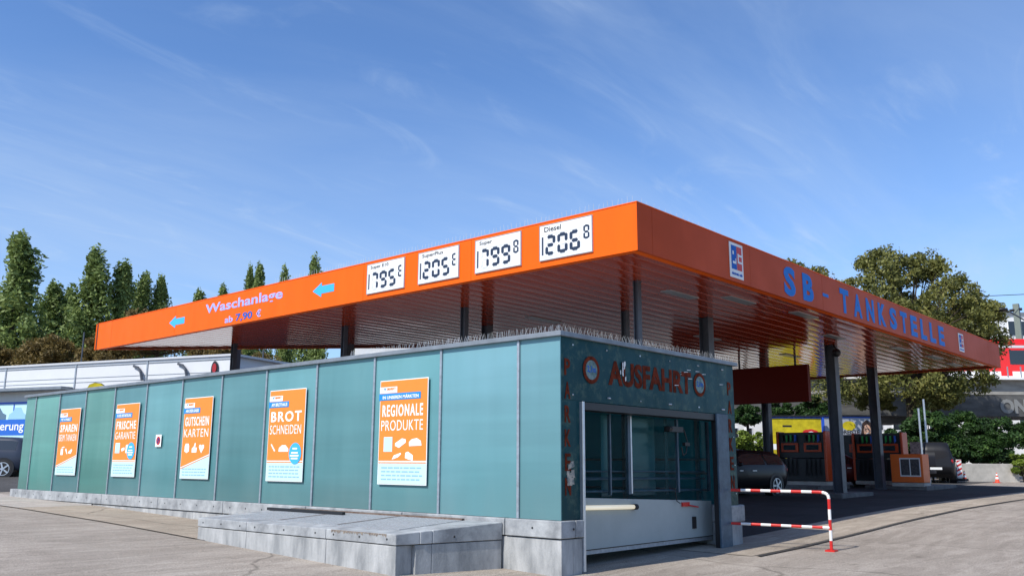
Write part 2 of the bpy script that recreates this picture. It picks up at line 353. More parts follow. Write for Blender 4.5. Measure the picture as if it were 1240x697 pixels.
# roof and coping
MB().box((GXW+.03, GY0+.05, Z1+.004), (GXE-.03, GY1-.03, Z1+.05)).build('roof', MT['coping'], kb)
b = MB()
b.box((GXW-.07, GY0-.06, Z1), (GXW+.028, GY1+.06, Z1+.07)); b.box((GXW+.03, GY0-.06, Z1), (GXE+.07, GY0+.045, Z1+.068))
b.box((GXE-.028, GY0+.05, Z1), (GXE+.07, GY1+.06, Z1+.066))
b.build('coping', MT['coping'], kb, bevel=.006)
# glass front (fascia above the gate + side strips)
DX0, DX1, DZ = 10.24, 14.17, 2.40
b = MB().box((GXW+.025, GY0, DZ), (GXE-.025, GY0+.02, Z1)); b.build('glass_panel', gl_d, kb)
MB().box((GXW+.025, GY0, Z0), (DX0-.03, GY0+.02, DZ-.004)).build('glass_panel', gl_d, kb)
MB().box((14.60, GY0, Z0), (GXE-.025, GY0+.02, DZ-.004)).build('glass_panel', gl_d, kb)
b = MB()
for x in [10.05, 10.9, 11.8, 12.7, 13.6, 14.5]:
    for z in (2.48, 3.2): b.cyl((x+random.uniform(-.1, .1), GY0-.001, z), (x+.01, GY0-.012, z), .013, n=8)
for z in (1.0, 1.5, 2.0): b.cyl((14.82, GY0-.001, z), (14.82, GY0-.012, z), .012, n=8)
b.build('glass_bolts', MT['alu'], kb)
# gate frame
b = MB(); b.box((DX0-.028, GY0-.06, .03), (DX0+.02, GY0+.22, DZ-.01)); b.build('door_frame', MT['alu'], kb, bevel=.003)
b = MB(); b.box((DX0+.022, GY0+.0, DZ-.12), (14.56, GY0+.3, DZ-.012)); b.build('door_frame', MT['black'], kb)
b = MB(); b.box((DX1+.002, GY0-.04, .02), (14.575, GY0-.003, DZ-.006)); b.build('door_post', MT['steel_blue'], kb, bevel=.008)
MB().box((DX1+.004, GY0-.001, .02), (DX1+.03, GY0+.08, DZ-.13)).build('door_seal', MT['black'], kb)
# gate leaf, recessed
DY = 8.13
def dz(x, a, c): return a+(c-a)*(x-10.4)/(14.1-10.4)
X0, X1 = DX0+.04, 14.56
def quadx(b, x0, x1, zb0, zb1, zt0, zt1, y, t):
    b.add([(x0, y, zb0), (x1, y, zb1), (x1, y, zt1), (x0, y, zt0), (x0, y+t, zb0), (x1, y+t, zb1), (x1, y+t, zt1), (x0, y+t, zt0)],
          [(0, 1, 2, 3), (7, 6, 5, 4), (0, 4, 5, 1), (1, 5, 6, 2), (2, 6, 7, 3), (3, 7, 4, 0)])
gate = MB(); quadx(gate, X0, X1, .26, .27, 1.03, .87, DY, .05)
gate = gate.build('garage_door', mat('gate_white_paint', (.36, .41, .41), .4, var=.12, vscale=1.2), kb, bevel=.004)
b = MB(); quadx(b, X0, X1, .19, .20, .25, .262, DY+.005, .04); b.build('rubber_edge', MT['steel'], gate)
b = MB(); quadx(b, X0, X1, .2485, .2605, .262, .272, DY-.006, .05); b.build('rubber_edge', MT['black'], gate)
b = MB(); b.add([(X0, DY+.012, .90), (X1, DY+.012, .90), (X1, DY+.012, DZ-.13), (X0, DY+.012, DZ-.13)], [(0, 1, 2, 3)]); b.build('window', MT['glass'], gate)
for x, w in ((X0, .05), (11.45, .035), (11.95, .11), (13.45, .05), (X1-.05, .05)): MB().box((x, DY, 1.04), (x+w, DY+.05, DZ-.125)).build('window_frame', MT['steel_blue'], gate)
gl_s = panel_glass('teal_strip', (.04, .20, .24), (.03, .15, .19), .8, 2.4, .3)
for x, w, m_ in ((X0+.1, .22, 's'), (11.62, .28, 's'), (12.5, .70, 's'), (13.52, .10, 's')): MB().box((x, DY+.30, 1.0), (x+w, DY+.31, DZ-.1)).build('inner_panel', gl_s, gate)
for z in (1.30,): MB().cyl((X0, DY+.22, z), (X1, DY+.22, z-.03), .012).build('inner_rail', MT['steel_blue'], gate)
b = MB().box((12.02, DY-.004, 1.05), (12.055, DY-.001, DZ-.13)); b.build('frame_seal', MT['alu'], gate)
b = MB()
for z in (1.28, 1.40): b.cyl((X0, DY+.12, z), (X1, DY+.12, z-.02), .014)
b.cyl((X0, DY+.10, 1.1), (X1, DY+.10, 1.06), .02)
b.build('rail', MT['steel_blue'], gate)
b = MB(); b.cyl((X0+.02, DY-.045, .88), (12.0, DY-.045, .845), .035, n=12); b.build('push_bar', mat('cream_bar_glow', (.85, .80, .66), .4, emit=(1, .88, .62, .5)), gate, smooth=True)  # bar is no lamp, its brightness is a glow put into the material
b = MB(); b.cyl((12.0, DY-.045, .845), (12.09, DY-.045, .843), .045, n=12); b.box((X0+.3, DY-.04, .84), (X0+.34, DY, .9)); b.box((11.6, DY-.04, .83), (11.64, DY, .88)); b.build('bar_end', MT['rubber'], gate)
b = MB(); b.box((13.52, DY-.03, .80), (13.75, DY-.002, .87)); b.cyl((13.7, DY-.03, .82), (14.0, DY-.05, .78), .012); b.build('lever', MT['red'], gate)
b = MB(); b.box((13.86, DY-.03, .42), (13.96, DY-.002, .62)); b.build('lock', MT['black'], gate)
b = MB(); b.box((13.0, 8.0, 2.05), (13.45, 8.1, 2.14)); b.cyl((13.05, 8.0, 2.1), (12.9, 7.97, 2.1), .04); b.build('closer', MT['black'], kb)
b = MB(); b.tube([(13.55, 8.05, 2.1), (13.62, 8.03, 1.9), (13.55, 8.02, 1.7), (13.45, 8.02, 1.66), (13.42, 8.03, 1.8)], .012, 6); b.box((13.5, 8.0, 1.82), (13.66, 8.06, 1.88)); b.build('cable', MT['black'], kb)
b = MB(); b.tube([(13.28, 8.1, 1.1), (13.3, 8.08, .9), (13.4, 8.08, .86)], .008, 6); b.build('chain', MT['black'], kb)
# lettering of the front
text('lettering', 'AUSFAHRT', (10.94, GY0, 2.68), UR, 2.44, .38, MT['rust'], kb, .007, bold=.035)
for xc, s in ((10.50, 1), (13.66, 2)):
    b = MB(); poly(b, (xc, GY0, 2.87), UR, NR, ell(0, 0, .205, .205, 28), .010); sg = b.build('round_sign', MT['rust'], kb)
    b = MB(); poly(b, (xc, GY0, 2.87), UR, NR, ell(0, 0, .145, .145, 28), .014); b.build('sign_disc', mat('faded_sign_white', (.24, .32, .31), .6, col2=(.05, .13, .13), vscale=14), sg)
    text('lettering', '2,1m', (xc-.105, GY0, 2.82), UR, .21, .11, MT['blue'], sg, .017, bold=.02)
for xc, x1_ in ((9.92, 0), (14.62, 1)):
    zt = 3.0 if not x1_ else 3.0
    for i, ch in enumerate('PARKEN'):
        text('lettering', ch, (xc-.055 if not x1_ else 14.66, GY0, zt-.25-i*.335), UR, .13, .24, MT['rust'], kb, .007, bold=.02)
b = MB()
random.seed(3)
for k in range(9): 
    x = 9.9+random.uniform(-.04, .12); z = 1.2+random.uniform(0, .28); w = random.uniform(.05, .12); poly(b, (x, GY0, z), UR, NR, [(0, 0), (w, random.uniform(-.03, .03)), (w*.8, w), (.01, w*.9)], .004+.001*k)
b.build('torn_sticker', mat('sticker_scraps', (.6, .52, .42), .7, col2=(.10, .14, .15), vscale=12), kb)
b = MB()
for k in range(26):
    x = random.choice([11.28+random.gauss(0, .04), 11.34+random.gauss(0, .02), 13.3+random.gauss(0, .35), 14.3+random.gauss(0, .15)]); z = random.choice([2.95, 3.0, 2.8])+random.gauss(0, .06)
    if 11 < x < 11.6: poly(b, (x, GY0, z), UR, NR, [(0, 0), (.02, .01), (.018, .07), (-.004, .06)], .023+.0004*k)
    else: poly(b, (x, GY0, z+.08), UR, NR, [(0, 0), (.14, .01), (.13, .016), (.01, .012)], .0035+.0004*k)
b.build('bird_droppings', MT['white'], kb)
# plinth
PX = 9.71
def plinth_piece(y0, y1):
    b = MB().box((PX, y0+.008, .50), (GXW+.25, y1-.008, .735))
    o = b.build('plinth_cap', MT['conc2'], kb, bevel=.012)
    h = MB(); n = max(1, int((y1-y0)/.55))
    for i in range(n):
        y = y0+(i+.5)*(y1-y0)/n
        for s in (0,): h.cyl((PX-.002, y, .625), (PX+.003, y, .625), .017, n=8)
    h.build('anchor_hole', MT['black'], o)
ey = [7.72, 8.77, 11.0, 13.6, 16.4, 19.1, 21.9, 26.9, 27.8]
for a, c in zip(ey, ey[1:]): plinth_piece(a, c)
b = MB(); b.box((GXW+.255, GY0-.06, .50), (DX0-.03, GY0+.3, .734)); o = b.build('plinth_cap', MT['conc2'], kb, bevel=.012)
MB().cyl((9.98, GY0-.063, .62), (9.98, GY0-.058, .62), .017).build('anchor_hole', MT['black'], o)
for a, c in ((7.75, 9.0), (9.005, 12.8), (12.805, 17.6), (17.605, 22.4)):
    MB().box((PX+.03, a, -.35), (GXW+.22, c, .485)).build('plinth_base', MT['conc'], kb, bevel=.01)
MB().box((PX+.02, 22.45, -.35), (GXW+.22, 27.75, .485)).build('plinth_base', MT['conc'], kb)
MB().box((GXW+.224, GY0-.03, -.35), (DX0-.03, GY0+.3, .485)).build('plinth_base', MT['conc'], kb, bevel=.01)
MB().box((14.58, GY0-.02, .50), (15.12, GY0+.5, .80)).build('plinth_cap', MT['conc2'], kb, bevel=.03)
MB().box((14.60, GY0+.02, -.35), (15.06, GY0+.5, .496)).build('plinth_base', MT['conc'], kb, bevel=.01)
MB().box((GXE-.2, GY0+.51, -.35), (GXE+.1, GY1, .735)).build('plinth_base', MT['conc'], kb)
# bird spikes on the coping
def spikes(line, h, step, spread, r=.0016, tilt=V((0, 0, 0)), seed=1):
    random.seed(seed); b = MB()
    for (p, q) in line:
        p = V(p); q = V(q); d = (q-p); n = int(d.length/step); d.normalize(); s = d.cross(ZZ)
        for i in range(n):
            c = p+(q-p)*((i+.5)/n)
            e = c+ZZ*h*random.uniform(.8, 1)+s*random.uniform(-spread, spread)+tilt+d*random.uniform(-.01, .01)
            b.cyl(c, e, r, r*.8, 3, False)
    return b
MSP = mat('spike_wire', (.75, .75, .72), .3, metal=.5)
spikes([((GXW, GY0, Z1+.07), (GXE, GY0, Z1+.07)), ((GXW+.05, GY0+.08, Z1+.07), (GXE, GY0+.08, Z1+.07))],   .11, .05, .06, .0018, V((-.03, -.03, 0)), 2).build('bird_spikes', MSP, kb)['kind'] = 'stuff'
spikes([((GXW, GY0, Z1+.07), (GXW, 12.6, Z1+.07))], .11, .03, .06, .002, V((-.0, .0, 0)), 3).build('bird_spikes', MSP, kb)['kind'] = 'stuff'
# ------------------------------------------------------------------ concrete vent bench with grating
vb = empty('ventilation_shaft', (8.85, 11.7, .1), 'low grey concrete ventilation box with a steel grating top in front of the teal glass', 'concrete box')
BX, BY0, BY1 = 8.0, 9.16, 14.27
js = [BY0, 10.69, 12.77, BY1]
def slope(x, z): return z+(x-BX)*.06
for a, c in zip(js, js[1:]):
    MB().box((BX+.012, a+(.004 if a > BY0 else .012), -.2), (BX+.30, c-.004, .425)).build('wall_block', MT['conc'], vb, bevel=.01)
    b = MB(); x0, x1 = BX, BX+.36; sk = -.21*.36 if a == BY0 else 0
    b.add([(x0, a+.005, .435), (x1, a+.005+sk, .435), (x1, c-.005, .435), (x0, c-.005, .435), (x0, a+.005, .575), (x1, a+.005+sk, .597), (x1, c-.005, .597), (x0, c-.005, .575)],
          [(0, 3, 2, 1), (4, 5, 6, 7), (0, 1, 5, 4), (1, 2, 6, 5), (2, 3, 7, 6), (3, 0, 4, 7)])
    cp = b.build('cap_stone', MT['conc2'], vb, bevel=.01)
    h = MB()
    for i in range(3): y = a+(c-a)*(.12+.38*i); h.cyl((BX-.002, y, .505), (BX+.002, y, .505), .016)
    h.build('anchor_hole', MT['black'], cp)
for (y0, s) in ((BY0, 1), (BY1, -1)):
    ya, yb = (y0+.012, y0+.3) if s > 0 else (y0-.3, y0-.012)
    K = lambda x: -.21*(x-BX) if s > 0 else 0
    for (xa, xb) in ((BX+(.014 if 0 else .304), 8.55), (8.558, 9.70)):
        b = MB().box((xa, ya, -.2), (xb, yb, .425))
        b.v = [(v[0], v[1]+(K(v[0]) if abs(v[1]-ya) < 1e-6 else 0), v[2]) for v in b.v]; b.build('wall_block', MT['conc'], vb, bevel=.008)
    ya, yb = (y0, y0+.36) if s > 0 else (y0-.36, y0)
    for (x0, x1) in ((BX+.364, 8.55), (8.558, 9.70)):
        b = MB(); k0, k1 = K(x0), K(x1); b.add([(x0, ya+k0, .435), (x1, ya+k1, .435), (x1, yb, .435), (x0, yb, .435), (x0, ya+k0, slope(x0, .575)), (x1, ya+k1, slope(x1, .575)), (x1, yb, slope(x1, .575)), (x0, yb, slope(x0, .575))],
          [(0, 3, 2, 1), (4, 5, 6, 7), (0, 1, 5, 4), (1, 2, 6, 5), (2, 3, 7, 6), (3, 0, 4, 7)])
        b.build('cap_stone', MT['conc2'], vb, bevel=.01)
MB().cyl((8.9, BY0-.192, .51), (8.9, BY0-.18, .51), .016).build('anchor_hole', MT['black'], vb)
b = MB()
for i in range(100):
    x = BX+.38+i*.0125
    z = slope(x, .58)
    b.box((x, BY0+.37, z-.03), (x+.0075, BY1-.37, z))
for i in range(42):
    y = BY0+.4+i*.102; b.add([(BX+.38, y, .575), (9.62, y, .655), (9.62, y+.012, .655), (BX+.38, y+.012, .575)], [(0, 1, 2, 3)])
b.build('grating', MT['grate'], vb)
b = MB(); 
for y in (10.9, 12.4): b.add([(BX+.38, y, .607), (9.62, y, .684), (9.62, y+.04, .684), (BX+.38, y+.04, .607)], [(0, 1, 2, 3)])
b.box((9.60, BY0+.37, .58), (9.66, BY1-.37, .70)); b.build('grating_frame', mat('rusted_steel', (.20, .15, .12), .7, col2=(.10, .06, .04), vscale=6), vb)
MB().box((9.30, 12.0, .665), (9.36, 14.2, .71)).build('lid_edge', MT['black'], vb)
MB().box((BX+.32, BY0+.32, .10), (9.7, BY1-.32, .14)).build('shaft_floor', MT['black'], vb)
# damaged edge
random.seed(8); b = MB()
for i in range(22):
    y = 9.35+i*.055; b.add([(BX-.0025, y, .572), (BX-.0025, y+.06, .572), (BX-.0025, y+.05, .572-random.uniform(.01, .05)), (BX-.0025, y+.01, .572-random.uniform(.01, .05))], [(0, 3, 2, 1)])
b.build('chipped_edge', mat('chipped', (.30, .25, .20), .95, col2=(.12, .10, .09), vscale=30), vb)
# ------------------------------------------------------------------ posters
PW = 9.752-.004
def poster(yl, yr, name, label, strip, h1, h2, kind, diag, sw):
    W_ = yl-yr; H = 1.715; O = V((PW, yl, 1.158))
    t = empty('advertising_poster', (PW, (yl+yr)/2, 1.158), label, 'poster', 'orange advertising posters on the glass wall')
    MB().box((PW-.012, yr, 1.158), (PW, yl, 1.158+H)).build('board', MT['pwhite'], t, bevel=.002)
    e = .012; f = .80
    def P(b, pts, off): return poly(b, O, UL, NL, [(u*W_, (1-v)*H) for u, v in pts], off)
    L_, R_ = (.86, .70) if diag else (.775, .775)
    b = MB(); P(b, [(e, L_), (1-e, R_), (1-e, .008), (e, .008)], .015); b.build('printed_field', MT['porange'], t)
    b = MB(); P(b, [(e, .992), (1-e, .992), (1-e, R_+.028), (e, L_+.028)], .015); b.build('printed_field', MT['plight'], t)
    b = MB(); P(b, [(e, L_+.024), (1-e, R_+.024), (1-e, R_+.014), (e, L_+.014)], .016); b.build('stripe', MT['porange'], t)
    b = MB(); P(b, [(-.0, .125), (.37, .125), (.37, .065), (-.0, .065)], .018); lg = b.build('logo', MT['pwhite'], t)
    text('lettering', 'V', O+V((0, -.08*W_, (1-.098)*H)), UL, .06*W_, .026*H, MT['pblue'], lg, .022, bold=.03)
    text('lettering', 'MARKT', O+V((0, -.16*W_, (1-.098)*H)), UL, .18*W_, .026*H, MT['porange'], lg, .022, bold=.03)
    b = MB(); P(b, [(-.012, .195), (sw, .195), (sw, .13), (-.012, .13)], .020); lg = b.build('strip', MT['pblue'], t)
    text('lettering', strip, O+V((0, -.07*W_, (1-.183)*H)), UL, (sw-.11)*W_, .038*H, MT['pwhite'], lg, .024, bold=.02)
    text('headline', h1, O+V((0, -.07*W_, (1-.355)*H)), UL, .84*W_, .115*H, MT['pwhite'], t, .019, bold=.022, spacing=1.2)
    text('headline', h2, O+V((0, -.055*W_, (1-.49)*H)), UL, .86*W_, .10*H, MT['pwhite'], t, .019, bold=-.004, spacing=1.08)
    b = MB(); b2 = MB()
    def E(cx, cy, rx, ry, bb=b, off=.019): P(bb, ell(cx, cy, rx, ry), off)
    if kind == 'food':
        P(b2, [(.12, .69), (.30, .69), (.30, .55), (.12, .55)], .019)
        P(b, [(.36, .61), (.50, .565), (.58, .575), (.58, .605), (.44, .655), (.36, .635)], .019)
        P(b, [(.65, .64), (.645, .60), (.70, .575), (.80, .565), (.88, .59), (.90, .635)], .019)
        P(b, [(.30, .765), (.34, .725), (.48, .70), (.49, .715), (.42, .745)], .019)
        P(b, [(.57, .75), (.58, .70), (.63, .69), (.73, .725), (.73, .775), (.62, .76)], .019)
    elif kind == 'bread':
        P(b, [(.10, .60), (.13, .595), (.24, .67), (.21, .68)], .019)
        P(b, [(.33, .68), (.34, .64), (.42, .61), (.52, .61), (.60, .65), (.60, .68)], .019)
    elif kind == 'fresh':
        P(b2, [(.10, .68), (.30, .68), (.30, .54), (.10, .54)], .019)
        P(b, [(.36, .62), (.50, .60), (.52, .635), (.40, .66)], .019)
        P(b, [(.56, .68), (.56, .58), (.62, .56), (.68, .60), (.66, .68)], .019)
    elif kind == 'card':
        E(.20, .63, .075, .055); P(b, [(.12, .60), (.15, .57), (.25, .57), (.28, .60), (.28, .67), (.12, .67)], .0195)
        P(b, [(.38, .68), (.38, .63), (.44, .61), (.48, .56), (.51, .57), (.50, .62), (.56, .62), (.55, .68)], .019)
        P(b, [(.72, .69), (.63, .62), (.64, .59), (.69, .585), (.72, .60), (.75, .585), (.80, .59), (.81, .62)], .019)
    elif kind == 'fuel':
        P(b, [(.20, .70), (.20, .61), (.32, .61), (.32, .70)], .019); P(b, [(.22, .60), (.24, .585), (.36, .57), (.38, .59)], .019)
        P(b, [(.42, .62), (.47, .60), (.55, .68), (.52, .69)], .019)
        P(b, [(.60, .68), (.60, .65), (.74, .61), (.78, .63), (.72, .68)], .019)
    b.build('pictogram', MT['pwhite'], t)
    if b2.v: b2.build('pictogram', MT['plight'], t)
    if kind in ('bread', 'fresh'):
        b = MB(); E(.79, .70 if kind == 'bread' else .65, .165, .115, b, .023); bd = b.build('badge', MT['pblue'] if 0 else MT['cyan'], t)
        b = MB(); c0 = .70 if kind == 'bread' else .65
        for q, (a, w) in enumerate(((-.055, .07), (-.01, .10), (.02, .13), (.05, .10))): P(b, [(.79-w, c0+a+.012), (.79+w*.8, c0+a+.012), (.79+w*.8, c0+a-.005), (.79-w, c0+a-.005)], .026)
        b.build('badge_print', MT['pwhite'], bd)
    b = MB(); random.seed(int(yl*10))
    v = .835 if not diag else .875
    for q in range(4 if not diag else 3):
        u = .08
        while u < .86:
            w = random.uniform(.05, .14)
            P(b, [(u, v+.014), (min(.92, u+w), v+.014), (min(.92, u+w), v), (u, v)], .017); u += w+.018
        v += .036
    b.build('small_print', MT['pgrey'], t)
poster(11.665, 10.47, 'a', 'orange poster reading REGIONALE PRODUKTE on the teal glass', 'IN UNSEREN MÄRKTEN', 'REGIONALE', 'PRODUKTE', 'food', False, .86)
poster(14.97, 13.79, 'b', 'orange poster reading BROT SCHNEIDEN on the teal glass', 'AM BROTHAUS', 'BROT', 'SCHNEIDEN', 'bread', False, .55)
poster(18.26, 17.09, 'c', 'orange poster reading GUTSCHEIN KARTEN on the teal glass', 'AN DER KASSE', 'GUTSCHEIN', 'KARTEN', 'card', True, .58)
poster(21.56, 20.37, 'd', 'orange poster reading FRISCHE GARANTIE on the teal glass', 'IN DER OBSTABTEILUNG', 'FRISCHE', 'GARANTIE', 'fresh', False, .72)
poster(24.86, 23.62, 'e', 'orange poster reading SPAREN BEIM TANKEN, farthest on the glass', 'MIT V-MARKT', 'SPAREN', 'BEIM TANKEN', 'fuel', True, .60)
# no stopping sign
t = empty('no_stopping_sign', (PW, 19.35, 1.97), 'small square sign with a no stopping roundel on the teal glass', 'sign')
MB().box((PW-.006, 19.22, 1.84), (PW, 19.48, 2.11)).build('plate', MT['pwhite'], t)
O = V((PW, 19.48, 1.84))
b = MB(); poly(b, O, UL, NL, ell(.13, .135, .095, .095, 20), .009); b.build('roundel', MT['red'], t)
b = MB(); poly(b, O, UL, NL, ell(.13, .135, .065, .065, 20), .012); b.build('roundel_centre', mat('dark_blue', (.02, .03, .16), .5), t)
b = MB(); poly(b, O, UL, NL, [(.07, .18), (.085, .195), (.19, .09), (.175, .075)], .015); b.build('bar', MT['red'], t)
# ------------------------------------------------------------------ canopy
ZC, ZT = 5.35, 6.26
P0 = V((13.21, 8.69, 0)); P1 = V((39.1, 8.69, 0)); P2 = V((13.21, 31.4, 0)); PB = V((39.1, 19.0, 0)); PS = V((22.2, 19.4, 0))
cn = empty('filling_station_canopy', (20, 14, 5.35), 'huge flat orange filling station canopy reading SB - TANKSTELLE on columns', 'canopy')
ring = [P0, P1, PB, PS, P2]
for i in range(5):
    a, c = ring[i], ring[(i+1) % 5]; d = (c-a).normalized(); n = d.cross(ZZ)
    # fascia boards, split at the seams
    L_ = (c-a).length
    if i == 0: cuts = [0]+[.51+3.95*k for k in range(7)]+[L_]
    elif i == 4: cuts = [0, 31.4-30.2, 31.4-25.79, 31.4-21.08, 31.4-16.6, 31.4-12.95, L_]
    else: cuts = [0, L_]
    cuts = [q for q in cuts if q <= L_]
    for q0, q1 in zip(cuts, cuts[1:]):
        e0 = .004 if q0 > 0 else .001; e1 = .004 if q1 < L_ else .001
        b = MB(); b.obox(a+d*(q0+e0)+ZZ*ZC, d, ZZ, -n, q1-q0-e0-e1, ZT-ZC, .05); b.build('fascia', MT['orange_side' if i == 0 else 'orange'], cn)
    b = MB(); b.obox(a+d*.06-n*.055+ZZ*(ZC+.01), d, ZZ, -n, L_-.12, ZT-ZC-.02, .03); b.build('fascia_backing', MT['seam'], cn)
b = MB(); b.prism([(p.x+.12*(1 if p.x < 20 else -1), p.y, ZT-.12) for p in [P0+V((0, .12, 0)), P1+V((0, .12, 0)), PB-V((0, .12, 0)), PS-V((0, .1, 0)), P2-V((0, .3, 0))]], (0, 0, 1), .06)
b.build('roof', MT['coping'], cn)
# thin bright drip edge on the top of the fascia
b = MB(); b.box((13.20, 8.68, ZT+.002), (39.11, 8.76, ZT+.022)); b.box((13.20, 8.765, ZT+.002), (13.28, 31.3, ZT+.022)); b.build('top_edge', MT['orange'], cn)
# slatted ceiling: glossy lacquered strips running along x
def ceilmat():
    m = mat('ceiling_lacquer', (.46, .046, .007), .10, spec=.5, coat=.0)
    N = m.node_tree.nodes; L = m.node_tree.links; bs = N['Principled BSDF']
    bs.inputs['IOR'].default_value = 1.6
    n = N.new('ShaderNodeTexNoise'); n.inputs['Scale'].default_value = 1.3; n.inputs['Detail'].default_value = 2
    tc = N.new('ShaderNodeTexCoord'); mp = N.new('ShaderNodeMapping'); mp.inputs['Scale'].default_value = (.5, 3.2, 1); L.new(tc.outputs['Object'], mp.inputs[0]); L.new(mp.outputs[0], n.inputs['Vector'])
    bp = N.new('ShaderNodeBump'); bp.inputs['Strength'].default_value = .16; bp.inputs['Distance'].default_value = .03; L.new(n.outputs['Fac'], bp.inputs['Height']); L.new(bp.outputs[0], bs.inputs['Normal'])
    return m
MC = ceilmat()
def xr(y):
    if y <= 19.0: return 39.0
    if y <= 19.4: return 22.2
    return 22.2+(y-19.4)*(13.3-22.2)/(31.3-19.4)
pitch = .42; b = MB(); y = 8.78
while y < 31.0:
    xe = xr(y+pitch); x0 = 13.28
    if xe < x0+.3: break
    prof = [(0, .03), (.014, .0), (.11, -.0030), (.21, -.0042), (.31, -.0030), (.406, 0), (pitch, .03)]
    # butt joints every few metres
    xs_ = [x0]; xj = 17.4
    while xj < xe-.2: xs_.append(xj); xj += 3.95
    xs_.append(xe)
    for xa, xb in zip(xs_, xs_[1:]):
        vs = [(xa+.008, y+p[0], ZC+.06+p[1]) for p in prof]+[(xb-.008, y+p[0], ZC+.06+p[1]) for p in prof]
        k = len(prof); b.add(vs, [(i, i+1, k+i+1, k+i) for i in range(k-1)])
    y += pitch
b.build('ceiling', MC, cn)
b = MB(); b.prism([(p[0], p[1], ZC+.12) for p in ((13.3, 8.8), (39.0, 8.8), (39.0, 18.9), (22.2, 19.3), (13.3, 31.2))], (0, 0, 1), .02); b.build('ceiling_backing', MT['seam'], cn)
b = MB(); b.box((13.262, 8.745, ZC+.005), (39.04, 8.90, ZC+.045)); b.box((13.262, 8.905, ZC+.005), (13.40, 31.0, ZC+.045)); b.build('ceiling_trim', MT['orange'], cn)
MLAMP = mat('lamp_cover', (.30, .32, .34), .25)
lamps = [(17.7, 10.5), (19.25, 9.8), (22.3, 9.5), (26.8, 10.5), (31, 9.9), (34.2, 9.75), (37.2, 9.9), (24.5, 13.6), (30.5, 13.6), (35.5, 14), (18.5, 15.3)]
for (x, y) in lamps:
    MB().box((x-.65, y-.14, ZC+.035), (x+.65, y+.14, ZC+.07)).build('ceiling_lamp', MLAMP, cn, bevel=.01)
# columns
def ibeam(b, x, y, z0, z1, w, d, tf=.018):
    b.box((x-w/2, y-d/2, z0), (x+w/2, y-d/2+tf, z1)); b.box((x-w/2, y+d/2-tf, z0), (x+w/2, y+d/2, z1)); b.box((x-.007, y-d/2+tf, z0), (x+.007, y+d/2-tf, z1))
cols = [(15.75, 10.4, .13, .13), (15.7, 15.6, .15, .15), (15.7, 20.5, .14, .14), (15.7, 26.45, .15, .15),
        (18.77, 12.78, .16, .16), (18.3, 17.25, .24, .24), (18.3, 23.6, .22, .22), (16.6, 27.8, .22, .22),
        (21.05, 11.71, .28, .28), (28.67, 11.36, .32, .32), (36.4, 12.8, .32, .32), (34.3, 16.45, .30, .30)]
for i, (x, y, w, d) in enumerate(cols):
    b = MB(); z0 = g(x, y)-.1
    ibeam(b, x, y, z0, ZC+.06, w, d)
    if w > .2: b.box((x-w/2-.03, y-d/2-.03, z0), (x+w/2+.03, y+d/2+.03, z0+.16))
    b.build('column', MT['column'], cn)
t = MB(); t.sphere((28.45, 11.1, 5.12), .14); t.cyl((28.45, 11.1, 5.2), (28.5, 11.2, 5.4), .03); t.build('speaker', MT['black'], cn, smooth=True)
# price displays
SEG = {'a': ((.1, .93), (.9, .93), 'h'), 'g': ((.1, .5), (.9, .5), 'h'), 'd': ((.1, .07), (.9, .07), 'h')}
DG = {'0': 'abcdef', '1': 'bc', '2': 'abged', '5': 'afgcd', '6': 'afgedc', '7': 'abc', '8': 'abcdefg', '9': 'abfgcd', 'E': 'adefg'}
def seg_poly(s, x, y, w, h):
    t = .28*w; q = t*.08
    if s in 'agd':
        cy = {'a': y+h-t/2, 'g': y+h/2, 'd': y+t/2}[s]
        return [(x+t*.6+q, cy), (x+t+q, cy+t/2), (x+w-t-q, cy+t/2), (x+w-t*.6-q, cy), (x+w-t-q, cy-t/2), (x+t+q, cy-t/2)]
    cx = x+t/2 if s in 'fe' else x+w-t/2
    y0, y1 = (y+h/2, y+h) if s in 'fb' else (y, y+h/2)
    return [(cx, y0+q+.2*t), (cx+t/2, y0+q+t*.6), (cx+t/2, y1-q-t*.6), (cx, y1-q-.2*t), (cx-t/2, y1-q-t*.6), (cx-t/2, y0+q+t*.6)]
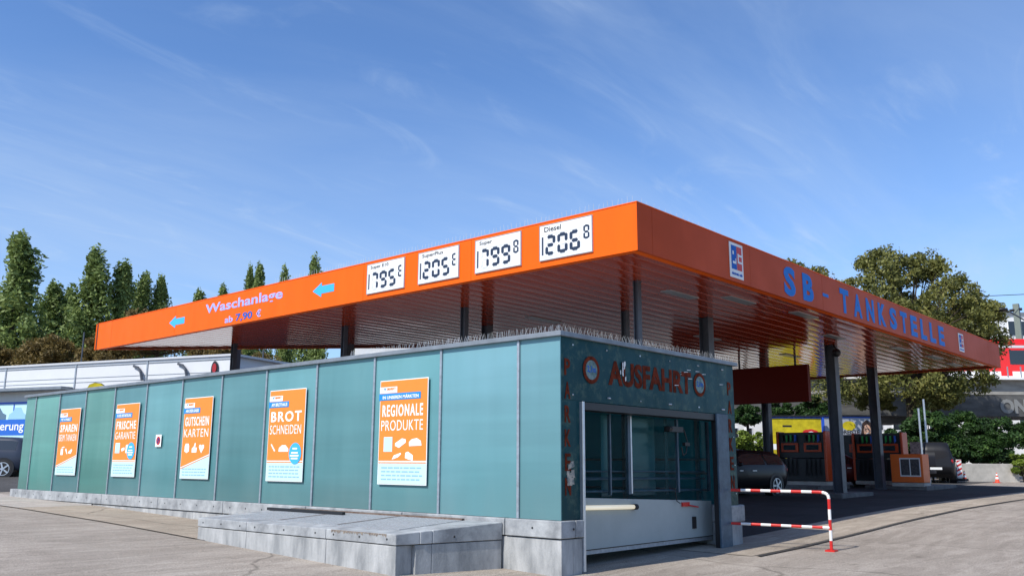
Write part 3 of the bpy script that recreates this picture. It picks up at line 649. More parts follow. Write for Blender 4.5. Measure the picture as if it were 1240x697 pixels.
def price(yl, yr, name, digits, small, tw):
    W_ = yl-yr; H = .735; O = V((13.21-.004, yl, 5.47))
    t = empty('price_display', (13.2, (yl+yr)/2, 5.47), None)
    t.parent = cn; t.location = t.location-wloc(cn); t['label'] = 'white price board headed '+name
    MB().box((13.21-.03, yr, 5.47), (13.21-.002, yl, 5.47+H)).build('board', MT['white'], t, bevel=.003)
    b = MB(); O2 = O+V((-.022, 0, 0))
    for r_ in ((0, 0, W_, .014), (0, H-.014, W_, H), (0, .015, .014, H-.015), (W_-.014, .015, W_, H-.015)): rect(b, O2, UL, NL, *r_, .008)
    b.build('frame', MT['coping'], t)
    text('lettering', name, O2+V((0, -.10*W_, (.79)*H)), UL, tw*W_, .14*H, MT['black'], t, .008, bold=.01)
    on = MB(); off = MB(); z0 = .13*H; h = .56*H
    rect(off, O2, UL, NL, .035*W_, z0-.02, .80*W_, z0-.012, .008); rect(off, O2, UL, NL, .035*W_, z0+h+.012, .80*W_, z0+h+.02, .008); rect(off, O2, UL, NL, .033*W_, z0-.01, .038*W_, z0+h+.01, .008)
    rect(off, O2, UL, NL, .80*W_, z0-.01, .805*W_, z0+h+.01, .008)
    rect(on, O2, UL, NL, .052*W_, z0+.02, .082*W_, z0+h-.02, .009)
    for i, ch in enumerate(digits):
        x = (.12+.232*i)*W_; dg = MB()
        for s in 'abcdefg': poly(dg if s in DG[ch] else off, O2, UL, NL, seg_poly(s, x, z0, .195*W_, h), .009)
        dg.build('digit', MT['lcd'], t)
    x = .84*W_
    for s in 'abcdefg': poly(on if s in DG[small] else off, O2, UL, NL, seg_poly(s, x, z0+h*.45, .11*W_, h*.68), .009)
    on.build('digit', MT['lcd'], t); off.build('unlit_digits', MT['lcdoff'], t)
price(16.44, 15.08, 'Super E10', '795', 'E', .48)
price(14.61, 13.30, 'SuperPlus', '205', 'E', .52)
price(12.81, 11.50, 'Super', '799', '8', .28)
price(11.01, 9.69, 'Diesel', '206', '8', .32)
# left fascia lettering
XF = 13.21-.001
text('lettering', 'Waschanlage', (XF, 23.98, 5.74), UL, 3.98, .36, MT['lilac'], cn, .008, bold=.02)
text('lettering', 'ab', (XF, 22.85, 5.43), UL, .42, .19, MT['lilac'], cn, .008, bold=.02)
text('lettering', '7,90', (XF, 22.28, 5.40), UL, .85, .24, MT['blue'], cn, .008, bold=.02)
text('lettering', '€', (XF, 21.22, 5.43), UL, .22, .21, MT['lilac'], cn, .008, bold=.02)
def arrow(yl, yr, zc):
    w = yl-yr; b = MB(); poly(b, (XF, yl, zc), UL, NL, [(0, 0), (w*.42, -.19), (w*.42, -.10), (w, -.10), (w, .10), (w*.42, .10), (w*.42, .19)], .006); b.build('arrow', MT['cyan'], cn)
arrow(26.15, 25.2, 5.77); arrow(18.65, 17.75, 5.83)
# right fascia lettering
YF = 8.69-.001
MBR = mat('bright_blue_lettering', (.012, .19, .62), .5, spec=.2, var=.1, vscale=5)
def rl(ch, x0, x1, z0=5.47, z1=6.10, cut=0): text('lettering', ch, (x0, YF, z0), UR, x1-x0, z1-z0, MBR, cn, .008, bold=.045)
rl('S', 19.37, 20.0, 5.43, 6.14); rl('B', 20.42, 21.05, 5.45, 6.13); rl('-', 21.62, 21.98, 5.72, 5.80)
for i, ch in enumerate('TANKSTELLE'): rl(ch, 22.75+.935*i, 22.75+.935*i+.60, 5.46, 6.11)
# card payment signs
def ec(x0, x1, z0, z1):
    t = empty('payment_sign', (x0, YF, z0)); t.parent = cn; t.location = t.location-wloc(cn)
    w = x1-x0; h = z1-z0; O = V((x0, YF, z0))
    def R(b, a, c, d, e, off): return rect(b, O, UR, NR, a*w, c*h, d*w, e*h, off)
    MB().box((x0, YF-.012, z0), (x1, YF-.001, z1)).build('plate', MT['white'], t)
    b = MB(); R(b, .12, .24, .50, .92, .016); b.build('blue_field', MT['blue'], t)
    b = MB(); R(b, .52, .24, .90, .92, .016); b.build('red_field', MT['red'], t)
    b = MB(); R(b, .20, .66, .30, .76, .019); R(b, .20, .40, .46, .47, .0195); R(b, .40, .40, .46, .56, .0205); R(b, .58, .44, .66, .72, .019); R(b, .66, .44, .90, .50, .020); R(b, .66, .64, .90, .70, .0195); b.build('emblem', MT['white'], t)
    text('lettering', 'electronic cash', O+V((.12*w, 0, .08*h)), UR, .78*w, .09*h, MT['blue'], t, .017, bold=.02)
ec(16.72, 17.32, 5.43, 6.20); ec(33.45, 34.05, 5.48, 6.12)
spikes([((13.24, 8.75, ZT+.02), (13.24, 20.5, ZT+.02))], .15, .11, .03, .0038, V((0, 0, 0)), 5).build('bird_spikes', MSP, cn)['kind'] = 'stuff'
spikes([((13.3, 8.72, ZT+.02), (16.5, 8.72, ZT+.02))], .10, .2, .03, .003, V((0, 0, 0)), 6).build('bird_spikes', MSP, cn)['kind'] = 'stuff'
# hanging dark orange panel under the canopy
hp = empty('hanging_sign', (30.5, 14.4, 3.72), 'big dark red panel hanging below the canopy ceiling', 'hanging panel')
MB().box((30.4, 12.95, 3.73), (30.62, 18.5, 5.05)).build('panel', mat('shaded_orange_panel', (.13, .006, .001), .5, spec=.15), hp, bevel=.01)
for y in (13.4, 15.6, 17.8): MB().box((30.47, y, 5.05), (30.53, y+.06, ZC+.05)).build('hanger', MT['column'], hp)
# ------------------------------------------------------------------ striped rail
rb = empty('barrier_rail', (14.93, 6.13, .1), 'red and white striped tubular barrier rail beside the exit gate', 'barrier')
def striped(pts, r, step, name):
    R = MB(); W_ = MB(); acc = 0; k = 0
    for a, c in zip(pts, pts[1:]):
        a = V(a); c = V(c); L_ = (c-a).length; s = 0
        while s < L_-1e-5:
            e = min(L_, s+step-acc)
            (R if k % 2 == 0 else W_).cyl(a+(c-a)*(s/L_), a+(c-a)*(e/L_), r, n=12)
            acc += e-s; s = e
            if acc >= step-1e-5: acc = 0; k += 1
    o = R.build(name, MT['red'], rb, smooth=False); W_.build('white_bands', mat('white_paint', (.80, .80, .78), .4, var=.1, vscale=8), o)
A = V((14.5, 7.70, 1.07)); B_ = V((14.93, 6.28, 1.06)); D_ = V((14.95, 6.14, .97)); F_ = V((14.93, 6.13, .12))
bend = [B_+(V((14.95, 6.13, 1.06))-B_)*t*(2-t)*1.0+V((0, 0, -.09*t*t)) for t in (0, .33, .66, 1)]
striped([A]+bend+[F_], .026, .17, 'top_rail')
striped([V((14.5, 7.72, .50)), V((14.93, 6.14, .48))], .024, .17, 'lower_rail')
MB().box((14.85, 6.05, .095), (15.01, 6.21, .125)).build('base_plate', MT['red'], rb)
# ------------------------------------------------------------------ pump islands and pumps
MISL = mat('stained_kerb', (.16, .155, .15), .85, col2=(.08, .078, .075), vscale=2)
def island(x0, x1, y0, y1, label):
    z = g((x0+x1)/2, (y0+y1)/2); o = MB().box((x0, y0, z-.3), (x1, y1, z+.14)).build('pump_island', MISL, bevel=.03)
    tag(o, label, 'kerb island')
island(27.9, 30.6, 11.0, 11.75, 'narrow concrete kerb island around the nearest column of the forecourt')
island(33.2, 36.4, 14.0, 17.6, 'concrete kerb island under the pump by the yellow billboard')
island(36.9, 40.8, 11.2, 13.6, 'concrete kerb island under the pump with the framed notices')
MPO = mat('pump_orange', (.55, .06, .006), .35, var=.1, vscale=3)
MPD = mat('pump_dark', (.014, .015, .017), .35, var=.3, vscale=5)
MGRN = mat('nozzle_green', (.02, .30, .06), .4); MBLU = mat('nozzle_blue', (.02, .10, .5), .4)
def pump(x, y, z, label, rz=0, cabinet=False):
    """front faces -x (towards the left of the picture), narrow orange side faces -y"""
    t = empty('fuel_pump', (x, y, z), label, 'fuel pump', 'fuel pumps under the canopy'); t.rotation_euler = (0, 0, rz)
    w = .95
    MB().box((-.3, -w, .16), (.3, w, 1.05)).build('body', MPD, t, local=True, bevel=.02)
    MB().box((-.34, -w-.03, 0), (.34, w+.03, .15)).build('base', MT['conc3'], t, local=True, bevel=.01)
    for s in (-1, 1): MB().box((-.32, s*(w+.04)-.05, .16), (.32, s*(w+.04)+.05, 2.12)).build('side_panel', MPO, t, local=True, bevel=.03)
    MB().box((-.25, -w, 1.06), (.25, w, 2.08)).build('head', MPD, t, local=True, bevel=.02)
    for s in (-1, 1):
        d = MB().box((-.30, s*.48-.36, 1.30), (-.255, s*.48+.36, 1.66)).build('display', MPO, t, local=True, bevel=.01)
        MB().box((-.312, s*.48-.25, 1.38), (-.303, s*.48+.25, 1.58)).build('screen', MT['glassdark'], d, local=True)
        for k, m in enumerate((MBLU, MGRN, MGRN, MT['black'])):
            yy = s*.48-.27+k*.18
            n = MB().box((-.36, yy-.03, 1.74), (-.27, yy+.03, 1.98)); n.cyl((-.33, yy, 1.78), (-.40, yy, 1.68), .016)
            n.build('nozzle', m, t, local=True, bevel=.008)
            h = MB(); h.tube([(-.33, yy, 1.02), (-.42, yy, .62), (-.40, yy+.03, .36), (-.34, yy+.02, .5), (-.33, yy+.01, .95)], .016, 6); h.build('hose', MT['rubber'], t, local=True)
    return t
p1 = V((34.9, 15.2, g(34.9, 15.2)+.14))
pump(p1.x, p1.y, p1.z, 'orange and black fuel pump in front of the yellow billboard')
p2 = V((38.2, 13.35, g(38.2, 13.3)+.14))
pump(p2.x, p2.y, p2.z, 'orange and black fuel pump beside the second column, framed notices cabinet to its right')
p3 = V((40.2, 15.4, g(40.2, 15.4)+.14))
pump(p3.x, p3.y, p3.z, 'orange and black fuel pump behind the parked hatchback between two columns')
cb = empty('notice_cabinet', (37.2, 11.9, g(37.6, 11.5)+.14), 'low orange cabinet with two framed notices next to the pump', 'cabinet')
c0 = cb.location
MB().box((c0.x-.35, 11.28, c0.z), (c0.x+.45, 12.50, c0.z+.14)).build('base', MT['conc3'], cb)
MB().box((c0.x-.35, 11.28, c0.z+.15), (c0.x+.45, 12.50, c0.z+1.25)).build('body', mat('cabinet_orange', (.85, .15, .012), .4, var=.1), cb, bevel=.02)
b = MB(); O = V((c0.x-.35, 12.15, c0.z+.38))
rect(b, O, UL, NL, 0, 0, .78, .72, .004); b.build('notice_frame', MT['white'], cb)
b = MB(); rect(b, O, UL, NL, .04, .05, .37, .67, .008); rect(b, O, UL, NL, .41, .05, .74, .67, .008); b.build('notice', mat('notice_print', (.10, .09, .09), .5, col2=(.03, .03, .035), vscale=16), cb)
sgn = MB().box((c0.x-.2, 11.35, c0.z+1.26), (c0.x-.15, 11.75, c0.z+1.72)).build('small_sign', mat('worn_sign', (.4, .3, .28), .5, col2=(.14, .10, .10), vscale=10), cb)
# ------------------------------------------------------------------ cars
def car(name, loc, rz, label, paint, L=4.5, W=1.8, kind='estate', group=None, roof=None):
    t = empty(name, loc, label, 'car', group); t.rotation_euler = (0, 0, rz)
    if kind == 'suv': H = 1.66; top = [(-.5, .75), (-.49, 1.0), (-.465, 1.12), (-.40, 1.55), (-.33, 1.63), (-.05, 1.66), (.10, 1.60), (.24, 1.12), (.30, 1.06), (.42, .98), (.48, .86), (.5, .62)]; gb = .30; belt = 1.06
    elif kind == 'van': H = 1.95; top = [(-.5, .8), (-.495, 1.1), (-.485, 1.3), (-.46, 1.85), (-.40, 1.93), (0, 1.95), (.20, 1.88), (.36, 1.22), (.40, 1.12), (.47, .98), (.49, .85), (.5, .6)]; gb = .25; belt = 1.12
    elif kind == 'hatch': H = 1.47; top = [(-.5, .65), (-.49, .85), (-.47, 1.0), (-.38, 1.35), (-.28, 1.44), (0, 1.47), (.08, 1.42), (.27, .98), (.32, .92), (.43, .82), (.485, .70), (.5, .52)]; gb = .22; belt = .93
    else: H = 1.5; top = [(-.5, .7), (-.49, .95), (-.47, 1.05), (-.41, 1.38), (-.33, 1.46), (-.02, 1.5), (.07, 1.44), (.24, 1.0), (.30, .95), (.42, .86), (.485, .74), (.5, .55)]; gb = .24; belt = .96
    N_ = 44; rows = []
    for i in range(N_+1):
        s = -.5+i/N_; z = lerp(s, top); x = s*L
        e = min(1, max(0, (.5-abs(s))/.10)); wf = .80+.20*math.sqrt(e)
        w = W/2*wf
        bz = min(belt+.02*(-s), z-.03)
        k = max(0, (z-belt)/(H-belt)); wr = w*(1-.26*k)
        lo = gb+(.18 if abs(s) > .47 else 0)
        rows.append([(x, 0, lo), (x, w*.86, lo), (x, w*.97, lo+.12), (x, w, (lo+bz)/2+.06), (x, w*.975, bz), (x, wr*.96, max(bz+.01, z-.07*k-.015)), (x, wr*.86, z-.015*k), (x, wr*.4, z+.008), (x, 0, z+.012)])
    b = MB(); K = 9
    for sg in (1, -1):
        vs = [(p[0], p[1]*sg, p[2]) for r in rows for p in r]
        fs = []
        for i in range(N_):
            for j in range(K-1):
                q = (i*K+j, (i+1)*K+j, (i+1)*K+j+1, i*K+j+1)
                fs.append(q if sg < 0 else q[::-1])
        b.add(vs, fs)
        for i in (0, N_): 
            q = tuple(i*K+j for j in range(K)); n0 = len(b.v)-len(vs); b.f.append(tuple(n0+a for a in q)); b.m.append(0)
    b.build('body', paint, t, local=True, smooth=True)
    # glass
    i0 = next(i for i, r in enumerate(rows) if rows[i][8][2] > belt+.30); i1 = N_-next(i for i, r in enumerate(reversed(rows)) if r[8][2] > belt+.28)
    for sg in (1, -1):
        mid = (i0+i1)//2-1
        for (a, c) in ((i0+1, mid-1), (mid, i1-1)):
            b = MB(); vs = []
            for i in range(a, c+1):
                p, q = V(rows[i][4]), V(rows[i][5]); lo_ = p.lerp(q, .10); hi = p.lerp(q, .88)
                vs += [(lo_.x, (lo_.y+.006)*sg, lo_.z), (hi.x, (hi.y+.006)*sg, hi.z)]
            b.add(vs, [(2*i, 2*i+2, 2*i+3, 2*i+1) for i in range(c-a)]); b.build('window', MT['glassdark'], t, local=True)
    def screen(ia, ib, name):
        b = MB(); vs = []
        for i in range(ia, ib+1):
            for sg, j in ((1, 6), (1, 7), (1, 8), (-1, 7), (-1, 6)):
                p = rows[i][j]; vs.append((p[0], p[1]*sg*.93, p[2]))
        n = ib-ia
        off = V((.012 if ia > N_/2 else -.012, 0, .012)); vs = [tuple(V(v)+off) for v in vs]
        b.add(vs, [(5*i+j, 5*i+j+1, 5*i+5+j+1, 5*i+5+j) for i in range(n) for j in range(4)]); b.build(name, MT['glassdark'], t, local=True, smooth=True)
    fi = [i for i in range(N_//2, N_) if belt+.04 < rows[i][8][2] < H-.07]
    if len(fi) > 1: screen(fi[0], fi[-1], 'windscreen')
    ri = [i for i in range(1, N_//2) if belt+.04 < rows[i][8][2] < H-.10]
    if len(ri) > 1: screen(ri[0], ri[-1], 'rear_window')
    R_ = .33 if kind in ('hatch', 'estate') else .36
    for sx in (-.30, .315):
        for sg in (1, -1):
            x = sx*L; y = (W/2-.10)*sg
            MB().cyl((x, (W/2+.004)*sg, R_+.02), (x, (W/2-.3)*sg, R_+.02), R_+.07, n=24).build('wheel_arch', MT['black'], t, local=True)
            w = empty('wheel', (x, y, R_)); w.parent = t
            MB().cyl((0, -.11, 0), (0, .11, 0), R_, n=28).build('tyre', MT['rubber'], w, local=True, bevel=.02)
            b = MB()
            for k in range(5):
                a = 2*pi*k/5; d = V((cos(a), 0, sin(a))); e = V((-sin(a), 0, cos(a)))
                b.obox(d*.04-e*.03+V((0, .112*sg, 0)), d, e, V((0, sg, 0)), R_*.64, .06, .014)
            b.cyl((0, .112*sg, 0), (0, .135*sg, 0), .06, n=14)
            for k in range(28):
                a = 2*pi*k/28; a2 = 2*pi*(k+1)/28; ri_, ro = R_*.66, R_*.74
                b.add([(ri_*cos(a), .122*sg, ri_*sin(a)), (ro*cos(a), .122*sg, ro*sin(a)), (ro*cos(a2), .122*sg, ro*sin(a2)), (ri_*cos(a2), .122*sg, ri_*sin(a2))], [(0, 1, 2, 3)])
            b.build('rim', MT['alu'], w, local=True)
    zl = .68 if kind != 'suv' else .78
    for sg in (1, -1):
        b = MB(); b.sphere((L*.462, W*.36*sg, zl+.02), .14, sc=(.6, 1.1, .5)); b.build('headlight', MT['headl'], t, local=True, smooth=True)
        b = MB(); b.sphere((-L*.478, W*.385*sg, belt-.12), .15, sc=(.4, .8, .9)); b.build('tail_light', MT['lens'], t, local=True, smooth=True)
        b = MB(); b.sphere((L*.16, (W/2+.09)*sg, belt+.06), .10, sc=(.6, 1, .7)); b.build('mirror', paint, t, local=True, smooth=True)
        b = MB(); b.box((-L*.06, (W/2*.985)*sg-.01, belt-.16), (-L*.01, (W/2*.985)*sg+.02, belt-.13)); b.box((L*.10, (W/2*.985)*sg-.01, belt-.16), (L*.14, (W/2*.985)*sg+.02, belt-.13)); b.build('door_handle', MT['alu'], t, local=True)
    MB().box((L*.494, -.35, .50), (L*.503, .35, .62)).build('grille', MT['black'], t, local=True)
    MB().box((-L*.505, -.26, .62), (-L*.497, .26, .73)).build('number_plate', MT['white'], t, local=True)
    return t
pn = lambda n, c: mat(n, c, .35, spec=.25, coat=.12)
# car yaw for rz: local +x is the front
q = at(-24, 560, 37); car('parked_car', (q.x, q.y, g(q.x, q.y)), YAW+pi/2+.08, 'dark blue grey SUV parked below the billboard at the left', pn('blue_grey_paint', (.035, .045, .07)), 4.5, 1.85, 'suv').location = (q.x, q.y, .84)
# the SUV spans to the left out of frame: shift so its nose ends at px 27
car('parked_car', (27.0, 14.4, g(27, 14.4)), -.12-pi/2+1.55+pi, 'black estate car under the canopy, its tail towards the fuel pump', pn('black_paint', (.008, .008, .010)), 4.6, 1.82, 'estate')
car('parked_car', (38.4, 15.5, g(38.4, 15.5)), -pi/2+.6, 'dark red hatchback seen between the two nearest canopy columns', pn('dark_red_paint', (.10, .008, .008)), 4.2, 1.78, 'hatch')
qv = at(1133, 590, 45); car('parked_van', (qv.x, qv.y, g(qv.x, qv.y)), YAW-.40, 'black van with red tail lights standing behind the framed notices', pn('black_van_paint', (.012, .012, .014)), 4.6, 1.75, 'van')
# ------------------------------------------------------------------ foliage
def leaves(b, c, rx, rz_, n, size, seed, flat=.0):
    rnd = random.Random(seed); G = rnd.gauss
    for _ in range(n):
        # points concentrated near the surface of the clump
        d = V((G(0, 1), G(0, 1), G(0, 1))).normalized(); r = rnd.random()**.45
        p = V((c[0]+d.x*rx*r, c[1]+d.y*rx*r, c[2]+d.z*rz_*r))
        a = V((G(0, 1), G(0, 1), G(0, 1)*(1-flat))).normalized(); e = a.cross(V((G(0, 1), G(0, 1), G(0, 1)))).normalized()
        s = size*rnd.uniform(.6, 1.3)
        n0 = len(b.v)
        b.v += [tuple(p-a*s), tuple(p+e*s*.45), tuple(p+a*s), tuple(p-e*s*.45)]
        b.f.append((n0, n0+1, n0+2, n0+3)); b.m.append(0)
def poplar_mesh(seed, lm, h=10.0, r=1.25):
    rnd = random.Random(seed); b = MB()
    n = 150
    for i in range(n):
        z = .08+.92*(i/n)**.85
        prof = min(1, ((1-z)*2.1+.05))**.7*(.6+.4*min(1, z*3))
        a = rnd.uniform(0, 2*pi); rr = r*prof*rnd.uniform(.1, .85)*(1+.3*math.sin(a*2+z*9))
        cr = r*rnd.uniform(.20, .36)*(.45+.6*prof)
        leaves(b, (rr*cos(a), rr*sin(a), h*z*rnd.uniform(.97, 1.0)), cr*1.15, cr*rnd.uniform(1.4, 3.2), 100, .10, seed*1000+i)
    return b
LP = leafmat('poplar_leaf', (.24, .31, .09), (.10, .15, .045), (.36, .41, .15))
LB = leafmat('rusty_hedge_leaf', (.21, .15, .045), (.09, .065, .025), (.26, .19, .06), .5)
LT = leafmat('plane_leaf', (.21, .21, .055), (.09, .10, .03), (.38, .31, .11), .7)
LG = leafmat('bush_leaf', (.045, .10, .022), (.008, .02, .008), (.14, .22, .05), .9)
LY = leafmat('yellow_green_leaf', (.22, .30, .04), (.06, .10, .02), (.34, .40, .08), 1.2)
def copy_thing(src, loc, scale, label, group, rz=0):
    r = src.copy(); C.objects.link(r); r.location = loc; r.scale = scale; r.rotation_euler = (0, 0, rz); r['label'] = label
    for ch in src.children:
        c = ch.copy(); C.objects.link(c); c.parent = r
    return r
protos = []
def poplar(k):
    t = empty('poplar_tree', (0, 0, 0), None, 'tree', 'tall poplars behind the hall')
    poplar_mesh(20+k, LP).build('crown', LP, t, local=True)
    b = MB(); b.cyl((0, 0, -1), (0, 0, 4), .28, .2); b.cyl((0, 0, 4), (0, 0, 9), .2, .05)
    b.build('trunk', MT['wood'], t, local=True); return t
protos = [poplar(k) for k in range(3)]
# (px centre, py top, half width px, depth)
PO = [(27, 286, 27, 88, 'tallest poplar, at the far left of the row', 0), (66, 343, 17, 96, 'small slim poplar between the two tallest ones at the left', 1), (86, 352, 15, 98, 'narrow low poplar hugging the left side of the second tallest', 2),
      (116, 305, 21, 90, 'second tallest poplar, left of the group above the orange corner', 2), (151, 318, 17, 92, 'poplar above the left corner of the orange canopy', 1), (176, 333, 15, 95, 'short poplar just right of the canopy corner', 0), (195, 338, 13, 96, 'rounded short poplar, last one before the gap', 2),
      (242, 353, 13, 110, 'poplar tip just above the fascia left of Waschanlage', 1), (271, 348, 12, 110, 'poplar tip above the word Waschanlage', 0), (303, 326, 9, 105, 'thin poplar tip, left half of the pair above Waschanlage', 2), (315, 321, 10, 104, 'taller poplar tip, right half of the pair above Waschanlage', 1),
      (345, 326, 10, 104, 'poplar tip between the pair and the single tip', 0), (381, 315, 13, 104, 'single broad poplar tip above the right arrow', 2)]
for i, (px, py, hw, d, lab, k) in enumerate(PO):
    top = at(px, py, d); base_z = .9; h = top.z-base_z; s = h/10.05; w = hw*d/FPX/1.25*1.85
    loc = (top.x, top.y, base_z)
    if i < 3: o = protos[k]; o.location = loc; o.scale = (w, w, s); o['label'] = lab
    else: copy_thing(protos[k], loc, (w, w, s), lab, '', random.uniform(0, 6))
# lower green trees visible under the canopy
for i, (px, py, hw, d, lab) in enumerate([(345, 418, 22, 84, 'low poplar seen under the canopy edge, left one'), (385, 417, 22, 82, 'low poplar seen under the canopy edge, right one'), (430, 420, 24, 86, 'low poplar under the canopy, mostly hidden by the two columns'), (300, 420, 22, 88, 'low poplar under the canopy behind the shed')]):
    top = at(px, py-6, d); w = hw*d/FPX/1.2
    copy_thing(protos[i % 3], (top.x, top.y, .8), (w, w, (top.z-.8)/10), lab, '', i*2.)
# rusty row of wide trees
def round_tree(name, c, rx, rz_, zb, m, label, cat, seed, nclump=60, nleaf=220, size=.16, trunk=.2, group=None, hollow=.75, trunk_top=None):
    t = empty(name, (c.x, c.y, zb), label, cat, group); rnd = random.Random(seed); b = MB(); tb = MB()
    cz = c.z-zb
    tb.cyl((0, 0, -.3), (0, 0, cz-rz_*.3), trunk, trunk*.7, 9)
    for i in range(nclump):
        d = V((rnd.gauss(0, 1), rnd.gauss(0, 1), rnd.gauss(0, 1))).normalized()
        if d.z < -.55: d.z *= .5
        rr = rnd.uniform(.35, 1)**.6*hollow+ (1-hollow)*.3
        p = V((d.x*rx*rr, d.y*rx*rr, cz+d.z*rz_*rr)); cr = rx*rnd.uniform(.15, .33)
        leaves(b, p, cr, cr*rnd.uniform(.5, .85), nleaf, size, seed*977+i)
        if i % 3 == 0: tb.cyl((0, 0, cz-rz_*rnd.uniform(.3, .7)), p*.92+V((0, 0, cz*.02)), trunk*.28, .03, 5, False)
    b.build('crown', m, t, local=True); tb.build('trunk', MT['wood'], t, local=True); return t
for i, (px, py, hw, d) in enumerate([(-15, 405, 42, 78), (60, 402, 42, 76), (132, 400, 40, 75), (195, 372, 62, 80), (262, 405, 40, 78), (310, 418, 38, 77)]):
    top = at(px, py, d); rx = hw*d/FPX; rz_ = 2.7
    lab = ['rusty brown tree at the left picture edge behind the white hall', 'rusty brown tree under the tallest poplars', 'rusty brown tree left of the canopy corner', 'olive brown tree rising above the canopy corner', 'dark brown tree under the canopy end', 'dark tree under the canopy, right of the white hall'][i]
    round_tree('hedge_tree', V((top.x, top.y, top.z-rz_)), rx, rz_, .6, LB, lab, 'tree', 50+i, 70, 200, .15, group='brown trees behind the white hall')
# big plane tree at the right
tp = at(1095, 292, 52); c = at(1095, 385, 52)
big = empty('plane_tree', (c.x, c.y, .7), 'large spreading tree behind the right half of the canopy', 'tree')
b = MB(); tb = MB(); rnd = random.Random(5); cz = c.z-.7
R3 = RH
blobs = [(0, 0, 0, 4.2, 3.6), (-3.2, 0, -.8, 2.6, 2.2), (3.0, 0, -.6, 2.9, 2.4), (1.2, 0, 1.6, 2.4, 2.0), (-1.6, 0, 2.0, 2.2, 1.8), (4.6, 0, -1.4, 1.3, .9), (-1.0, 0, 3.3, 1.3, .8), (1.6, 0, 3.2, 1.0, .7), (0, 0, -3.4, 3.6, 1.8), (2.6, 0, -3.6, 2.2, 1.2), (-4.0, 0, -3.6, 2.2, 1.2), (5.0, 0, .2, 1.0, .6), (3.0, 0, .7, 2.3, 1.7), (-3.6, 0, .6, 1.3, 1.0)]
for j, (u, v_, w, rr, rh) in enumerate(blobs):
    for i in range(int(11+rr*rr*4.6)):
        d = V((rnd.gauss(0, 1), rnd.gauss(0, 1), rnd.gauss(0, 1))).normalized()*rnd.uniform(.45, 1)**.5
        p = RH*(u+d.x*rr)+FH*(v_+d.y*rr)+ZZ*(cz+w+d.z*rh); cr = rnd.uniform(.35, .85)
        leaves(b, p, cr, cr*.75, 120, .12, 7000+j*100+i)
        if i % 4 == 0: tb.cyl(ZZ*(cz-3+rnd.uniform(-1, 1.5)), p, .09, .02, 5, False)
tb.cyl((0, 0, -.3), (0, 0, cz-3), .36, .26, 10); tb.cyl((0, 0, cz-3), tuple(RH*1.5+ZZ*(cz+1.5)), .24, .08, 8); tb.cyl((0, 0, cz-3), tuple(RH*-1.8+ZZ*(cz+1)), .22, .07, 8); tb.cyl((0, 0, cz-3), tuple(FH*1+ZZ*(cz+2.5)), .2, .06, 8)
b.build('crown', LT, big, local=True); tb.build('trunk', MT['wood'], big, local=True)
c = at(972, 330, 60); round_tree('background_tree', V((c.x, c.y, c.z-1.2)), 2.6, 2.6, .7, LT, 'smaller tree peeking over the fascia left of the large tree', 'tree', 71, 50, 200, .12)
# trees / bushes below the bridge level
BU = [(905, 505, 20, 55, .7, LG, 'small tree behind the exit building at the far right of it'), (940, 497, 26, 56, 1, LG, 'leafy tree above the yellow billboard'), (985, 495, 22, 55, 1, LG, 'dark tree left of the nearest wide column above the billboards'),
      (1060, 484, 26, 54, 1, LT, 'yellowish tree crown right of the second wide column'), (1128, 482, 36, 53, 1, LT, 'leafy tree hanging over the bridge girder left of the graffiti')]
for i, (px, py, hw, d, s, m, lab) in enumerate(BU):
    c = at(px, py, d); rx = hw*d/FPX; round_tree('street_tree', c, rx, rx*.9, .7, m, lab, 'tree', 90+i, 36, 170, .11, .12)
HB = [(1085, 540, 30, 47, 'green bush behind the van with the poles'), (1125, 520, 34, 48, 'tall dark bush right of the steel poles'), (1165, 525, 36, 49, 'dense green bush above the left end of the concrete wall'), (1205, 528, 34, 48, 'dense green bush above the middle of the concrete wall'), (1150, 548, 30, 47.5, 'low bush directly above the warning beacon'), (1195, 550, 28, 47.6, 'low bush above the leaf shaded part of the wall'), (1262, 530, 34, 50, 'green bush at the right picture edge')]
for i, (px, py, hw, d, lab) in enumerate(HB):
    c = at(px, py, d); rx = hw*d/FPX; round_tree('bush', c, rx, rx*.85, .7, LG, lab, 'bush', 130+i, 44, 260, .10, .06, group='green bushes along the concrete wall')
c = at(1238, 565, 46); round_tree('bush', c, .75, .9, .75, LY, 'yellow green bush at the right end of the concrete wall', 'bush', 160, 22, 160, .10, .04)
c = at(908, 535, 44); round_tree('bush', c, 1.0, .8, .75, LY, 'yellow green bush seen beside the exit building corner', 'bush', 161, 26, 160, .09, .04)
# ------------------------------------------------------------------ concrete wall, beacon, cones
def fbox(name, px0, px1, py0, py1, d, thick, m, parent=None, bevel=0, zb=None, local=False):
    """box facing the road, spanning the pixels given, at depth d, parallel to the bridge"""
    a = at(px0, (py0+py1)/2, d); c = at(px1, (py0+py1)/2, d); zt = at((px0+px1)/2, py0, d).z; zl = at((px0+px1)/2, py1, d).z if zb is None else zb
    b = MB(); b.obox(V((a.x, a.y, zl)), RH, ZZ, FH, (c-a).dot(RH), zt-zl, thick); return b.build(name, m, parent, bevel=bevel)
w = empty('concrete_wall', at(1190, 580, 46), 'low pale concrete barrier wall in front of the bushes', 'wall')
fbox('wall_panel', 1139, 1159, 559, 582, 46.6, .3, MT['conc3'], w, .02, .6); fbox('wall_panel', 1159.5, 1234, 561, 583, 46, .3, MT['conc3'], w, .02, .6)
t = empty('warning_beacon', at(1162, 580, 44.5), 'red and white striped warning beacon board by the concrete wall', 'beacon')
q = at(1162, 570, 44.5); z0 = at(1162, 577.5, 44.5).z; O = V((q.x, q.y, z0))-RH*.13
b = MB(); b.obox(O, RH, ZZ, FH, .26, .86, .03); b.build('board', MT['white'], t, bevel=.01)
b = MB()
